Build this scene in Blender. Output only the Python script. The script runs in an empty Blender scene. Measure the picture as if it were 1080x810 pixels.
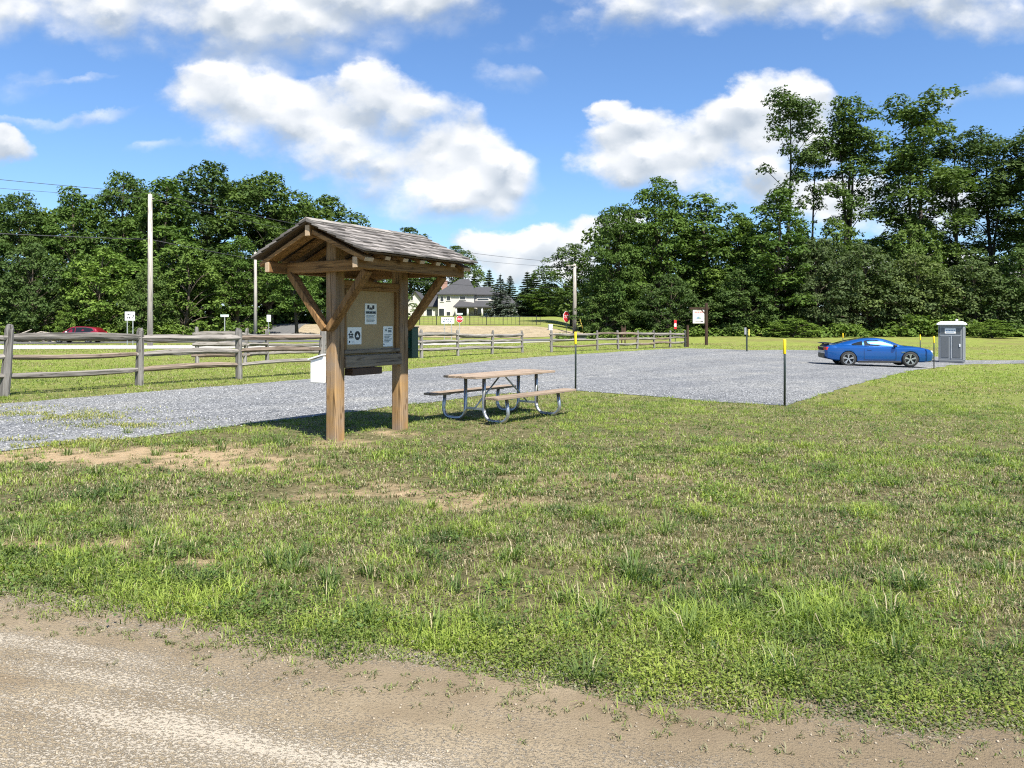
import bpy, bmesh, math, random
import numpy as np
from mathutils import Vector, Matrix
from mathutils.geometry import delaunay_2d_cdt
random.seed(7)
RNG = np.random.default_rng(11)
R_ = math.radians
scene = bpy.context.scene
col = scene.collection

# ---------------------------------------------------------------- camera model
CAMZ = 1.55
HORIZON = 342          # the camera is level; the lens is shifted down
def ray(px, py):
    return np.array([(px - 540) / 800, 1.0, (HORIZON - py) / 800])

# ---------------------------------------------------------------- terrain
CP = np.array([
 (0,0,0),(-6,3,0),(6,3,0),(-3,8,0),(3,8,-.02),(0,12,-.04),(-2.4,10.2,0),(-1.7,11.5,-.05),(5.8,16.2,-.16),(1.5,18.4,-.05),
 (-11,16,0),(-8,22,0),(-5,28,0),(0,35,0),(10,10,-.12),(18,18,-.28),(17.5,34.5,-.42),(24.6,42,-.58),(18,32,-.36),(30,30,-.6),
 (40,42,-.7),(14,45,-.1),(12,54,0),(15,58,0),(23,57,-.22),(28,70,.25),(20,72,.35),(40,72,.3),(60,72,.3),(0,55,0),(-10,55,0),(-40,58,0),
 (-60,90,.4),(-30,90,.3),(0,85,0),(0,70,0),(-40,72,-.22),(-40,66,-.16),(-60,70,-.2),(-80,60,.2),(-25,40,0),(-20,20,0),(-20,0,0),(20,0,-.1),(0,-30,0),(30,-20,-.2),(-30,-20,0),
 (90,60,.2),(80,20,-.4),(-90,20,0),(60,110,.6),(0,110,.4),(-60,120,.8),(0,200,1),(100,150,1),(-100,150,1),(300,0,0),(-300,0,0),(0,-300,0),
 (0,400,1),(300,300,1),(-300,300,1),(700,0,0),(-700,0,0),(0,900,1),(700,900,1),(-700,900,1),(0,-300,0)], float)
CP = np.unique(CP, axis=0)
_c = 5.0
_d = np.sqrt(((CP[:, None, :2] - CP[None, :, :2]) ** 2).sum(-1) + _c * _c)
_n = len(CP)
_A = np.zeros((_n + 1, _n + 1)); _A[:_n, :_n] = _d + np.eye(_n) * -.4; _A[:_n, _n] = 1; _A[_n, :_n] = 1
_W = np.linalg.solve(_A, np.append(CP[:, 2], 0))
def sstep(a, b, x):
    t = np.clip((np.asarray(x, float) - a) / (b - a), 0, 1); return t * t * (3 - 2 * t)
def H(x, y):
    x = np.asarray(x, float); y = np.asarray(y, float)
    out = np.full(np.broadcast(x, y).shape, _W[_n])
    for i in range(_n):
        out = out + _W[i] * np.sqrt((x - CP[i, 0]) ** 2 + (y - CP[i, 1]) ** 2 + _c * _c)
    win = sstep(12, 2, x - (y - 95) * .12)
    bank = 1.15 * sstep(84, 96, y) * win
    hill = 1.25 * sstep(95, 150, y) * win * sstep(-75, -45, x)
    return out + bank * sstep(-70, -40, x) + hill
def G(px, py, dz=0.0):
    d = ray(px, py); d = d / d[1]
    t = np.concatenate([np.arange(1.2, 60, .02), np.arange(60, 500, .2)])
    z = CAMZ + d[2] * t; h = H(d[0] * t, t)
    k = np.argmax(z <= h + dz)
    if not (z <= h + dz).any(): k = len(t) - 1
    if k > 0:
        f0 = z[k - 1] - h[k - 1]; f1 = z[k] - h[k]; tt = t[k - 1] + (t[k] - t[k - 1]) * f0 / max(f0 - f1, 1e-9)
    else: tt = t[k]
    return (float(d[0] * tt), float(tt), float(H(d[0] * tt, tt)))
def X(px, Y): return float(ray(px, 342)[0] / ray(px, 342)[1] * Y)
def Z(py, Y):
    d = ray(540, py); return float(CAMZ + d[2] / d[1] * Y)

# ---------------------------------------------------------------- numpy noise
def _hash(ix, iy, s):
    v = np.sin(ix * 127.1 + iy * 311.7 + s * 74.7) * 43758.5453
    return v - np.floor(v)
def vnoise(x, y, s=0):
    ix = np.floor(x); iy = np.floor(y); fx = x - ix; fy = y - iy
    fx = fx * fx * (3 - 2 * fx); fy = fy * fy * (3 - 2 * fy)
    a = _hash(ix, iy, s); b = _hash(ix + 1, iy, s); c = _hash(ix, iy + 1, s); d = _hash(ix + 1, iy + 1, s)
    return (a * (1 - fx) + b * fx) * (1 - fy) + (c * (1 - fx) + d * fx) * fy
def fbm(x, y, s=0, o=4):
    r = 0; a = .5; n = 0
    for i in range(o):
        r = r + a * vnoise(x, y, s + i * 13); n += a; a *= .5; x = x * 2.03 + 5; y = y * 2.03 + 9
    return r / n
def inpoly(x, y, poly):
    x = np.asarray(x); y = np.asarray(y); r = np.zeros(x.shape, bool); n = len(poly)
    for i in range(n):
        x1, y1 = poly[i][:2]; x2, y2 = poly[(i + 1) % n][:2]
        c = ((y1 > y) != (y2 > y)) & (x < (x2 - x1) * (y - y1) / ((y2 - y1) if y2 != y1 else 1e-9) + x1)
        r ^= c
    return r

# ---------------------------------------------------------------- materials
def newmat(name):
    m = bpy.data.materials.new(name); m.use_nodes = True
    nt = m.node_tree; b = nt.nodes['Principled BSDF']
    return m, nt, b
def nd(nt, t, ins=None, **kw):
    n = nt.nodes.new(t)
    for k, v in kw.items(): setattr(n, k, v)
    for k, v in (ins or {}).items():
        if hasattr(v, 'is_linked') or isinstance(v, bpy.types.NodeSocket): nt.links.new(v, n.inputs[k])
        else: n.inputs[k].default_value = v
    return n
def c4(c): return (c[0], c[1], c[2], 1)
def ramp(nt, fac, stops, interp='LINEAR'):
    n = nt.nodes.new('ShaderNodeValToRGB'); n.color_ramp.interpolation = interp
    e = n.color_ramp.elements
    while len(e) < len(stops): e.new(.5)
    for k, (p, c) in enumerate(stops): e[k].position = p; e[k].color = c4(c) if len(c) == 3 else c
    nt.links.new(fac, n.inputs[0]); return n.outputs[0]
def mixc(nt, f, a, b, mode='MIX'):
    n = nt.nodes.new('ShaderNodeMix'); n.data_type = 'RGBA'; n.blend_type = mode
    for s, v in ((n.inputs[0], f), (n.inputs[6], a), (n.inputs[7], b)):
        if isinstance(v, bpy.types.NodeSocket): nt.links.new(v, s)
        else: s.default_value = v if not isinstance(v, tuple) or len(v) == 4 else c4(v)
    return n.outputs[2]
def mth(nt, op, a, b=None, c=None, clamp=False):
    n = nt.nodes.new('ShaderNodeMath'); n.operation = op; n.use_clamp = clamp
    for i, v in enumerate((a, b, c)):
        if v is None: continue
        if isinstance(v, bpy.types.NodeSocket): nt.links.new(v, n.inputs[i])
        else: n.inputs[i].default_value = v
    return n.outputs[0]
def coords(nt, kind='Object', scale=(1, 1, 1)):
    t = nt.nodes.new('ShaderNodeTexCoord'); m = nt.nodes.new('ShaderNodeMapping')
    m.inputs['Scale'].default_value = scale; nt.links.new(t.outputs[kind], m.inputs[0]); return m.outputs[0]
def noise(nt, vec, scale, detail=4, rough=.55):
    return nd(nt, 'ShaderNodeTexNoise', {'Vector': vec, 'Scale': scale, 'Detail': detail, 'Roughness': rough}).outputs['Fac']
def bump(nt, b, h, dist=.01, strength=1):
    n = nd(nt, 'ShaderNodeBump', {'Height': h, 'Distance': dist, 'Strength': strength}); nt.links.new(n.outputs[0], b.inputs['Normal'])
def simple(name, c, rough=.6, metal=0, var=.25, scale=8, coat=0, spec=.5):
    m, nt, b = newmat(name); v = coords(nt)
    n = noise(nt, v, scale, 5)
    colr = mixc(nt, n, tuple(x * (1 - var) for x in c), tuple(min(1, x * (1 + var)) for x in c))
    nt.links.new(colr, b.inputs['Base Color']); b.inputs['Roughness'].default_value = rough
    b.inputs['Metallic'].default_value = metal; b.inputs['Coat Weight'].default_value = coat
    b.inputs['Specular IOR Level'].default_value = spec
    return m
def wood(name, light, dark, axis, grain=22, rough=.85, bumpd=.004, grey=None):
    m, nt, b = newmat(name)
    s = [grain, grain, grain]; s[axis] = grain * .07
    v = coords(nt, 'Object', tuple(s))
    n1 = noise(nt, v, 1.0, 6, .65)
    v2 = coords(nt, 'Object'); n2 = noise(nt, v2, 2.3, 4)
    cc = ramp(nt, n1, [(.28, dark), (.5, tuple((a + c) / 2 for a, c in zip(light, dark))), (.72, light)])
    if grey:
        cc = mixc(nt, mth(nt, 'MULTIPLY', ramp(nt, n2, [(.4, (0, 0, 0)), (.62, (1, 1, 1))]), .75), cc, mixc(nt, n1, tuple(x * .6 for x in grey), grey))
    s3 = [grain * .8] * 3; s3[axis] = grain * .025
    n3 = noise(nt, coords(nt, 'Object', tuple(s3)), 1.0, 3, .5)
    ck = ramp(nt, mth(nt, 'ABSOLUTE', mth(nt, 'SUBTRACT', n3, .53)), [(.004, (.22, .2, .18)), (.022, (1, 1, 1))])
    s4 = [7.0] * 3; s4[axis] = 2.6
    kn = ramp(nt, nd(nt, 'ShaderNodeTexVoronoi', {'Vector': coords(nt, 'Object', tuple(s4)), 'Scale': 1.0}).outputs['Distance'], [(.07, (.35, .3, .26)), (.17, (1, 1, 1))])
    cc = mixc(nt, .8, cc, ck, 'MULTIPLY'); cc = mixc(nt, .7, cc, kn, 'MULTIPLY')
    ob = nd(nt, 'ShaderNodeObjectInfo').outputs['Random']
    cc = mixc(nt, .35, cc, ramp(nt, ob, [(0, (.55, .55, .55)), (1, (1.3, 1.3, 1.3))]), 'MULTIPLY')
    nt.links.new(cc, b.inputs['Base Color']); b.inputs['Roughness'].default_value = rough
    b.inputs['Specular IOR Level'].default_value = .25
    bump(nt, b, n1, bumpd); return m
def attrcol(name, attr='Col', rough=.7, trans=.0, spec=.3, rand=.0, tcol=(1.1, 1.25, .6)):
    m, nt, b = newmat(name)
    a = nd(nt, 'ShaderNodeAttribute', attribute_name=attr).outputs['Color']
    if rand:
        ob = nd(nt, 'ShaderNodeObjectInfo').outputs['Random']
        a = mixc(nt, 1.0, a, ramp(nt, ob, [(0, (1 - rand, 1 - rand, 1 - rand * .6)), (.5, (1, 1, 1)), (1, (1 + rand * 1.2, 1 + rand * .8, 1 - rand * .2))]), 'MULTIPLY')
    nt.links.new(a, b.inputs['Base Color']); b.inputs['Roughness'].default_value = rough; b.inputs['Specular IOR Level'].default_value = spec
    if trans:
        t = nd(nt, 'ShaderNodeBsdfTranslucent'); nt.links.new(mixc(nt, 1.0, a, tcol, 'MULTIPLY'), t.inputs[0])
        mx = nd(nt, 'ShaderNodeMixShader', {0: trans}); out = nt.nodes['Material Output']
        nt.links.new(b.outputs[0], mx.inputs[1]); nt.links.new(t.outputs[0], mx.inputs[2]); nt.links.new(mx.outputs[0], out.inputs[0])
    return m

# ---------------------------------------------------------------- mesh helpers
class MB:
    def __init__(s): s.v = []; s.f = []; s.m = []; s.c = []
    def add(s, vs, fs, mi=0, tint=None):
        o = len(s.v); s.v += [tuple(v) for v in vs]; s.f += [tuple(i + o for i in f) for f in fs]; s.m += [mi] * len(fs); s.c += [tint] * len(fs)
    def box(s, c, d, rot=None, mi=0, tint=None, bev=0.0):
        x, y, z = (k / 2 for k in d)
        if bev > 0:
            b = min(bev, x * .9, y * .9, z * .9)
            bm = bmesh.new(); bmesh.ops.create_cube(bm, size=1, matrix=Matrix.Diagonal((d[0], d[1], d[2], 1)))
            bmesh.ops.bevel(bm, geom=list(bm.edges), offset=b, segments=1, affect='EDGES')
            bm.verts.index_update()
            vs = [v.co.copy() for v in bm.verts]; fs = [[v.index for v in f.verts] for f in bm.faces]; bm.free()
        else:
            vs = [Vector(p) for p in ((-x, -y, -z), (x, -y, -z), (x, y, -z), (-x, y, -z), (-x, -y, z), (x, -y, z), (x, y, z), (-x, y, z))]
            fs = [(3, 2, 1, 0), (4, 5, 6, 7), (0, 1, 5, 4), (1, 2, 6, 5), (2, 3, 7, 6), (3, 0, 4, 7)]
        c = Vector(c)
        if rot is not None: vs = [rot @ v for v in vs]
        s.add([v + c for v in vs], fs, mi, tint)
    def beam(s, a, b, w, h, up=(0, 0, 1), mi=0, bev=.006):
        a = Vector(a); b = Vector(b); z = (b - a); L = z.length; z.normalize(); u = Vector(up)
        x = u.cross(z)
        if x.length < 1e-4: x = Vector((1, 0, 0)).cross(z)
        x.normalize(); y = z.cross(x)
        s.box((a + b) / 2, (w, h, L), Matrix((x, y, z)).transposed(), mi, bev=bev)
    def tube(s, pts, rad, n=8, mi=0, caps=True, tint=None):
        pts = [Vector(p) for p in pts]; k = len(pts)
        if not hasattr(rad, '__len__'): rad = [rad] * k
        vs = []; prev = None
        for i, p in enumerate(pts):
            t = (pts[min(i + 1, k - 1)] - pts[max(i - 1, 0)]).normalized()
            if prev is None:
                x = t.cross(Vector((0, 0, 1)));  x = x if x.length > 1e-3 else t.cross(Vector((1, 0, 0)))
            else: x = prev - t * prev.dot(t)
            x.normalize(); prev = x; y = t.cross(x)
            for j in range(n):
                a = 2 * math.pi * j / n; vs.append(p + (x * math.cos(a) + y * math.sin(a)) * rad[i])
        fs = [(i * n + j, i * n + (j + 1) % n, (i + 1) * n + (j + 1) % n, (i + 1) * n + j) for i in range(k - 1) for j in range(n)]
        if caps: fs += [tuple(range(n - 1, -1, -1)), tuple((k - 1) * n + j for j in range(n))]
        s.add(vs, fs, mi, tint)
    def lathe(s, prof, n=24, axis='z', c=(0, 0, 0), mi=0):
        vs = []
        for r, h in prof:
            for j in range(n):
                a = 2 * math.pi * j / n; p = (r * math.cos(a), r * math.sin(a), h)
                if axis == 'y': p = (p[0], h, p[1])
                vs.append((p[0] + c[0], p[1] + c[1], p[2] + c[2]))
        k = len(prof)
        fs = [(i * n + j, i * n + (j + 1) % n, (i + 1) * n + (j + 1) % n, (i + 1) * n + j) for i in range(k - 1) for j in range(n)]
        s.add(vs, fs, mi)
    def poly(s, pts, thick_dir, mi=0):
        # extruded flat polygon: a plate with real thickness
        a = [Vector(p) for p in pts]; d = Vector(thick_dir); n = len(a)
        s.add(a + [p + d for p in a], [tuple(range(n))[::-1], tuple(range(n, 2 * n))] + [(i, (i + 1) % n, (i + 1) % n + n, i + n) for i in range(n)], mi)
    def build(s, name, mats, parent=None, smooth=False, loc=None, tint=False, fixn=True):
        me = bpy.data.meshes.new(name); me.from_pydata(s.v, [], s.f)
        mats = mats if isinstance(mats, (list, tuple)) else [mats]
        for m in mats: me.materials.append(m)
        if len(mats) > 1: me.polygons.foreach_set('material_index', s.m)
        if fixn:
            bm = bmesh.new(); bm.from_mesh(me); bmesh.ops.recalc_face_normals(bm, faces=bm.faces); bm.to_mesh(me); bm.free()
        if tint:
            at = me.attributes.new('Col', 'FLOAT_COLOR', 'FACE')
            at.data.foreach_set('color', np.array([c4(t or (.5, .5, .5)) for t in s.c], np.float32).ravel())
        if smooth: me.polygons.foreach_set('use_smooth', [True] * len(me.polygons)); 
        me.update()
        return link(name, me, parent, loc)
def link(name, me, parent=None, loc=None):
    o = bpy.data.objects.new(name, me); col.objects.link(o)
    if parent is not None: o.parent = parent
    if loc is not None: o.location = loc
    return o
def npmesh(name, V, quads=None, tris=None, colr=None, domain='POINT', mat=None):
    me = bpy.data.meshes.new(name); V = np.asarray(V, np.float32)
    me.vertices.add(len(V)); me.vertices.foreach_set('co', V.ravel())
    q = np.zeros((0, 4), np.int32) if quads is None else np.asarray(quads, np.int32)
    t = np.zeros((0, 3), np.int32) if tris is None else np.asarray(tris, np.int32)
    me.loops.add(q.size + t.size); me.loops.foreach_set('vertex_index', np.concatenate([q.ravel(), t.ravel()]))
    me.polygons.add(len(q) + len(t))
    me.polygons.foreach_set('loop_start', np.concatenate([np.arange(len(q)) * 4, q.size + np.arange(len(t)) * 3]).astype(np.int32))
    me.update(calc_edges=True)
    if colr is not None:
        if len(colr) == len(me.polygons): domain = 'FACE'
        at = me.attributes.new('Col', 'FLOAT_COLOR', domain); c = np.ones((len(colr), 4), np.float32); c[:, :3] = colr; at.data.foreach_set('color', c.ravel())
    if mat is not None: me.materials.append(mat)
    return me
def tag(o, label=None, cat=None, group=None, kind=None):
    if label: o['label'] = label
    if cat: o['category'] = cat
    if group: o['group'] = group
    if kind: o['kind'] = kind
    return o
def thing(name, label, cat, loc=(0, 0, 0), rz=0, group=None):
    o = bpy.data.objects.new(name, None); col.objects.link(o); o.empty_display_size = .2
    o.location = loc; o.rotation_euler = (0, 0, rz); return tag(o, label, cat, group)
def sheet(name, poly, mat, dz, step=.5, jitter=0, js=1.0, attr=None):
    # ground-following sheet: constrained triangulation of the outline plus a dense inner grid
    P = [Vector(p[:2]) for p in poly]; B = []
    n = len(P)
    for i in range(n):
        a, b = P[i], P[(i + 1) % n]; k = max(1, int((b - a).length / (step * .5)))
        for j in range(k): B.append(a.lerp(b, j / k))
    bx = np.array([[p.x, p.y] for p in B])
    if jitter:
        ox = fbm(bx[:, 0] / js, bx[:, 1] / js, 3) - .5; oy = fbm(bx[:, 0] / js, bx[:, 1] / js, 8) - .5
        bx = bx + np.stack([ox, oy], 1) * jitter * 2
    x0, y0 = bx.min(0); x1, y1 = bx.max(0)
    gx, gy = np.meshgrid(np.arange(x0, x1, step), np.arange(y0, y1, step)); gx = gx.ravel(); gy = gy.ravel()
    k = inpoly(gx, gy, bx); gx = gx[k]; gy = gy[k]
    pts = [Vector((a, b)) for a, b in bx] + [Vector((a, b)) for a, b in zip(gx, gy)]
    nb = len(bx)
    vv, ee, ff, *_ = delaunay_2d_cdt(pts, [(i, (i + 1) % nb) for i in range(nb)], [], 1, 1e-5)
    A = np.array([[v.x, v.y] for v in vv]); z = H(A[:, 0], A[:, 1]) + dz
    me = bpy.data.meshes.new(name); me.from_pydata(np.column_stack([A, z]).tolist(), [], [tuple(f) for f in ff])
    bm = bmesh.new(); bm.from_mesh(me); bmesh.ops.recalc_face_normals(bm, faces=bm.faces)
    if sum(f.normal.z for f in bm.faces) < 0: bmesh.ops.reverse_faces(bm, faces=bm.faces)
    bm.to_mesh(me); bm.free()
    me.materials.append(mat); me.polygons.foreach_set('use_smooth', [True] * len(me.polygons))
    if attr is not None:
        at = me.attributes.new('mask', 'FLOAT', 'POINT'); at.data.foreach_set('value', attr(A[:, 0], A[:, 1]).astype(np.float32))
    o = link(name, me); return o, bx
# ================================================================ SETTING
# ---- masks
ROAD_EDGE = [G(px, py)[:2] for px, py in ((0, 634), (130, 658), (270, 688), (400, 706), (540, 728), (680, 748), (800, 764), (940, 772), (1080, 779))]
ROAD = [(-60, 20.2), (-16, 7.8), (-7, 5.4)] + [(p[0], p[1] + .2) for p in ROAD_EDGE] + [(8, 1.5), (20, -1.5), (60, -12), (60, -18), (20, -8), (3, -3.2), (-8, -1.5), (-20, 1.5), (-60, 13)]
LOT = [G(px, py)[:2] for px, py in ((-250, 512), (-150, 498), (0, 476), (60, 471), (140, 463), (200, 455), (270, 447), (345, 438), (430, 427), (520, 416), (605, 412), (680, 417),
       (740, 423), (827, 428), (880, 412), (960, 391.5), (1000, 385.5), (1030, 384), (1080, 383.5), (1250, 384), (1250, 380.5), (1080, 380), (1020, 380), (1000, 378), (960, 372), (930, 370.5), (870, 369.5), (830, 369), (790, 369.5), (760, 368.3), (725, 367.6),
       (700, 368.3), (650, 371.3), (605, 374), (560, 377), (520, 380.5), (480, 384.5), (440, 389), (400, 393), (330, 399.5), (255, 406), (200, 410), (100, 418), (0, 426), (-150, 438), (-250, 446))]
def edge_y(x):
    ex = np.array([p[0] for p in [(-16, 7.6), (-7, 5.2)] + ROAD_EDGE + [(8, 1.3), (20, -1.5)]]); ey = np.array([p[1] for p in [(-16, 7.6), (-7, 5.2)] + ROAD_EDGE + [(8, 1.3), (20, -1.5)]])
    return np.interp(x, ex, ey)
BARE = []   # bare red soil spots: centre, radii, strength
for px, py, ra, rb, s in ((25, 481, 1.8, .6, 1.7), (150, 484, 1.6, .6, 1.6), (215, 474, .8, .6, 1.3), (230, 492, .9, .4, 1.1), (345, 470, .5, .35, .7), (450, 524, 1.2, .24, 1.4), (390, 512, .6, .25, .8), (525, 530, .55, .18, .8), (600, 505, .9, .25, .75),
                          (60, 575, .55, .2, .8), (110, 578, .5, .2, .8), (200, 597, .35, .14, .8), (320, 497, .4, .3, .6), (640, 508, .6, .2, .6), (680, 560, .3, .15, .5), (420, 457, .35, .2, .8), (352, 465, .45, .25, .9), (250, 545, .4, .15, .5)):
    g = G(px, py); BARE.append((g[0], g[1], ra, rb, s))
def bare(x, y):
    wx = x + (fbm(x * 1.7, y * 1.7, 31) - .5) * 1.0; wy = y + (fbm(x * 1.7, y * 1.7, 57) - .5) * .8
    r = np.zeros(np.shape(x))
    for cx, cy, ra, rb, s in BARE:
        r = np.maximum(r, s * np.clip(1.35 - ((wx - cx) / (ra * 1.1)) ** 2 - ((wy - cy) / rb) ** 2, 0, 1))
    return np.clip(r * np.clip((fbm(x * 2.6, y * 4.2, 77) - .17) * 3.6, .0, 1.15) * np.clip((fbm(x * 9, y * 9, 37) - .30) * 3.5, .25, 1), 0, 1)

# ---- ground sheet
def axis(parts):
    out = []
    for a, b, s in parts: out += list(np.arange(a, b - 1e-6, s))
    return np.array(out + [parts[-1][1]])
gx = axis([(-900, -200, 50), (-200, -60, 7), (-60, -14, 1.0), (-14, 14, .14), (14, 60, 1.0), (60, 200, 7), (200, 900, 50)])
gy = axis([(-400, -40, 40), (-40, 0, 3), (0, 2.4, .4), (2.4, 20, .14), (20, 130, 1.0), (130, 210, 5), (210, 1500, 60)])
XX, YY = np.meshgrid(gx, gy); nx, ny = len(gx), len(gy)
fx, fy = XX.ravel(), YY.ravel(); fz = H(fx, fy)
ii = (np.arange(ny - 1)[:, None] * nx + np.arange(nx - 1)[None, :]).ravel()
gm, nt, b = newmat('ground_turf')
v = coords(nt, 'Object')
n1 = noise(nt, v, .22, 5, .6); n2 = noise(nt, v, 1.6, 5, .65); n3 = noise(nt, v, 14, 6, .75); n4 = noise(nt, v, 60, 4, .7)
far = ramp(nt, mth(nt, 'ADD', mth(nt, 'MULTIPLY', n2, .55), mth(nt, 'MULTIPLY', n3, .45)), [(.3, (.10, .13, .027)), (.46, (.165, .20, .043)), (.58, (.22, .25, .058)), (.74, (.30, .285, .11))])
far = mixc(nt, ramp(nt, n1, [(.45, (0, 0, 0)), (.62, (.7, .7, .7))]), far, (.17, .15, .06))
soil = ramp(nt, n3, [(.3, (.055, .055, .024)), (.5, (.14, .125, .058)), (.7, (.28, .24, .135))])
tan_ = ramp(nt, mth(nt, 'ADD', mth(nt, 'MULTIPLY', n3, .6), mth(nt, 'MULTIPLY', n4, .4)), [(.3, (.27, .185, .10)), (.5, (.43, .315, .185)), (.7, (.56, .44, .28))])
cc = mixc(nt, nd(nt, 'ShaderNodeAttribute', attribute_name='far').outputs['Fac'], soil, far)
cc = mixc(nt, nd(nt, 'ShaderNodeAttribute', attribute_name='bare').outputs['Fac'], cc, tan_)
nt.links.new(cc, b.inputs['Base Color']); b.inputs['Roughness'].default_value = .95; b.inputs['Specular IOR Level'].default_value = .1
bump(nt, b, mth(nt, 'ADD', n3, mth(nt, 'MULTIPLY', n4, .4)), .05)
me = npmesh('ground', np.column_stack([fx, fy, fz]), quads=np.stack([ii, ii + 1, ii + 1 + nx, ii + nx], 1), mat=gm)
for nm, val in (('bare', bare(fx, fy) * (np.abs(fx) < 14) * (fy < 20) * (fy > 2.4)), ('far', sstep(9, 26, np.hypot(fx, fy)))):
    at = me.attributes.new(nm, 'FLOAT', 'POINT'); at.data.foreach_set('value', val.astype(np.float32))
me.polygons.foreach_set('use_smooth', [True] * len(me.polygons))
tag(link('ground', me), 'mown grass field with bare tan soil patches', kind='structure')

# ---- gravel lot
m, nt, b = newmat('blue_grey_gravel'); v = coords(nt, 'Object')
vo = nd(nt, 'ShaderNodeTexVoronoi', {'Vector': v, 'Scale': 34, 'Randomness': 1}); vo2 = nd(nt, 'ShaderNodeTexVoronoi', {'Vector': v, 'Scale': 60, 'Randomness': 1})
sep = nd(nt, 'ShaderNodeSeparateColor', {0: vo.outputs['Color']}).outputs[0]
big = noise(nt, v, .35, 6, .65); mid = noise(nt, coords(nt, 'Object', (1, .5, 1)), 2.2, 5, .7)
cc = ramp(nt, sep, [(0, (.12, .128, .14)), (.3, (.24, .25, .265)), (.7, (.38, .39, .40)), (.9, (.52, .525, .53)), (1, (.75, .75, .74))])
cc = mixc(nt, ramp(nt, vo.outputs['Distance'], [(.35, (0, 0, 0)), (.75, (.7, .7, .7))]), cc, (.08, .085, .09))
cc = mixc(nt, .8, cc, ramp(nt, big, [(.3, (.78, .80, .84)), (.5, (1, 1, 1)), (.7, (1.15, 1.12, 1.06))]), 'MULTIPLY')
cc = mixc(nt, .5, cc, ramp(nt, mid, [(.3, (.74, .75, .76)), (.7, (1.25, 1.24, 1.22))]), 'MULTIPLY')
trk = nd(nt, 'ShaderNodeMapping', {'Vector': v}); trk.vector_type = 'TEXTURE'; trk.inputs['Rotation'].default_value = (0, 0, R_(48)); trk.inputs['Scale'].default_value = (10.0000, 1.1111, 1)
cc = mixc(nt, .7, cc, ramp(nt, noise(nt, trk.outputs[0], 1.0, 4, .55), [(.38, (.84, .84, .85)), (.5, (1, 1, 1)), (.62, (1.14, 1.12, 1.07))]), 'MULTIPLY')
cc = mixc(nt, .8, cc, ramp(nt, noise(nt, coords(nt, 'Object', (1, .6, 1)), 9, 4, .7), [(.33, (.78, .785, .79)), (.5, (1, 1, 1)), (.68, (1.22, 1.215, 1.21))]), 'MULTIPLY')
cc = mixc(nt, 1.0, cc, (.745, .74, .725), 'MULTIPLY')
nt.links.new(cc, b.inputs['Base Color']); b.inputs['Roughness'].default_value = .95; b.inputs['Specular IOR Level'].default_value = .1
bump(nt, b, mth(nt, 'SUBTRACT', 1.0, vo.outputs['Distance']), .02)
o, LOTB = sheet('gravel_lot', LOT, m, .009, step=1.0, jitter=.22, js=.8); tag(o, 'blue grey crushed stone parking lot', kind='structure')

# ---- dirt road in the foreground
m, nt, b = newmat('packed_dirt'); v = coords(nt, 'Object')
rot = nd(nt, 'ShaderNodeMapping', {'Vector': v}); rot.vector_type = 'TEXTURE'; rot.inputs['Rotation'].default_value = (0, 0, R_(-16)); rot.inputs['Scale'].default_value = (2.8571, 0.4545, 1)
st = noise(nt, rot.outputs[0], 1.3, 5, .6)
warp = nd(nt, 'ShaderNodeMapping', {'Vector': v}); warp.vector_type = 'TEXTURE'; warp.inputs['Rotation'].default_value = (0, 0, R_(-16)); warp.inputs['Scale'].default_value = (1.0000, 0.6667, 1)
n1 = noise(nt, v, 2.5, 6, .65); n2 = noise(nt, warp.outputs[0], 55, 5, .75); n3 = noise(nt, v, 160, 3, .7); n5 = noise(nt, v, .8, 4, .5)
base = ramp(nt, mth(nt, 'ADD', mth(nt, 'MULTIPLY', n1, .6), mth(nt, 'MULTIPLY', st, .4)), [(.34, (.27, .21, .135)), (.5, (.37, .30, .20)), (.66, (.48, .40, .285))]
)
rot2 = nd(nt, 'ShaderNodeMapping', {'Vector': v}); rot2.vector_type = 'TEXTURE'; rot2.inputs['Rotation'].default_value = (0, 0, R_(-16)); rot2.inputs['Scale'].default_value = (7.1429, 0.1538, 1)
st2 = noise(nt, rot2.outputs[0], 1.0, 5, .6)
base = mixc(nt, .55, base, ramp(nt, st2, [(.36, (.76, .75, .73)), (.5, (1, 1, 1)), (.64, (1.22, 1.22, 1.22))]), 'MULTIPLY')
base = mixc(nt, .5, base, ramp(nt, n3, [(.3, (.72, .72, .72)), (.7, (1.25, 1.25, 1.25))]), 'MULTIPLY')
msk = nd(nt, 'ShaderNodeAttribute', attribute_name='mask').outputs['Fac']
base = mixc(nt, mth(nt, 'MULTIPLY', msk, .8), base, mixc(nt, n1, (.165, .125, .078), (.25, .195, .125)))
fl = mth(nt, 'ADD', n2, mth(nt, 'MULTIPLY', mth(nt, 'SUBTRACT', st, .5), .40)); fl = mth(nt, 'ADD', fl, mth(nt, 'MULTIPLY', mth(nt, 'SUBTRACT', n5, .5), .3))
fl = mth(nt, 'ADD', mth(nt, 'SUBTRACT', fl, mth(nt, 'MULTIPLY', msk, .10)), mth(nt, 'MULTIPLY', mth(nt, 'SUBTRACT', st2, .5), .24))
flk = ramp(nt, fl, [(.47, (0, 0, 0)), (.54, (1, 1, 1))])
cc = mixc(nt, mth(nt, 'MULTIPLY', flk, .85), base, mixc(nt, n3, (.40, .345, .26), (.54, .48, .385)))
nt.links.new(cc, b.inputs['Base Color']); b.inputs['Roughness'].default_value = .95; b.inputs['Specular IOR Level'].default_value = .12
bump(nt, b, mth(nt, 'ADD', mth(nt, 'MULTIPLY', flk, .5), mth(nt, 'ADD', n2, mth(nt, 'MULTIPLY', n3, .5))), .012)
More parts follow.
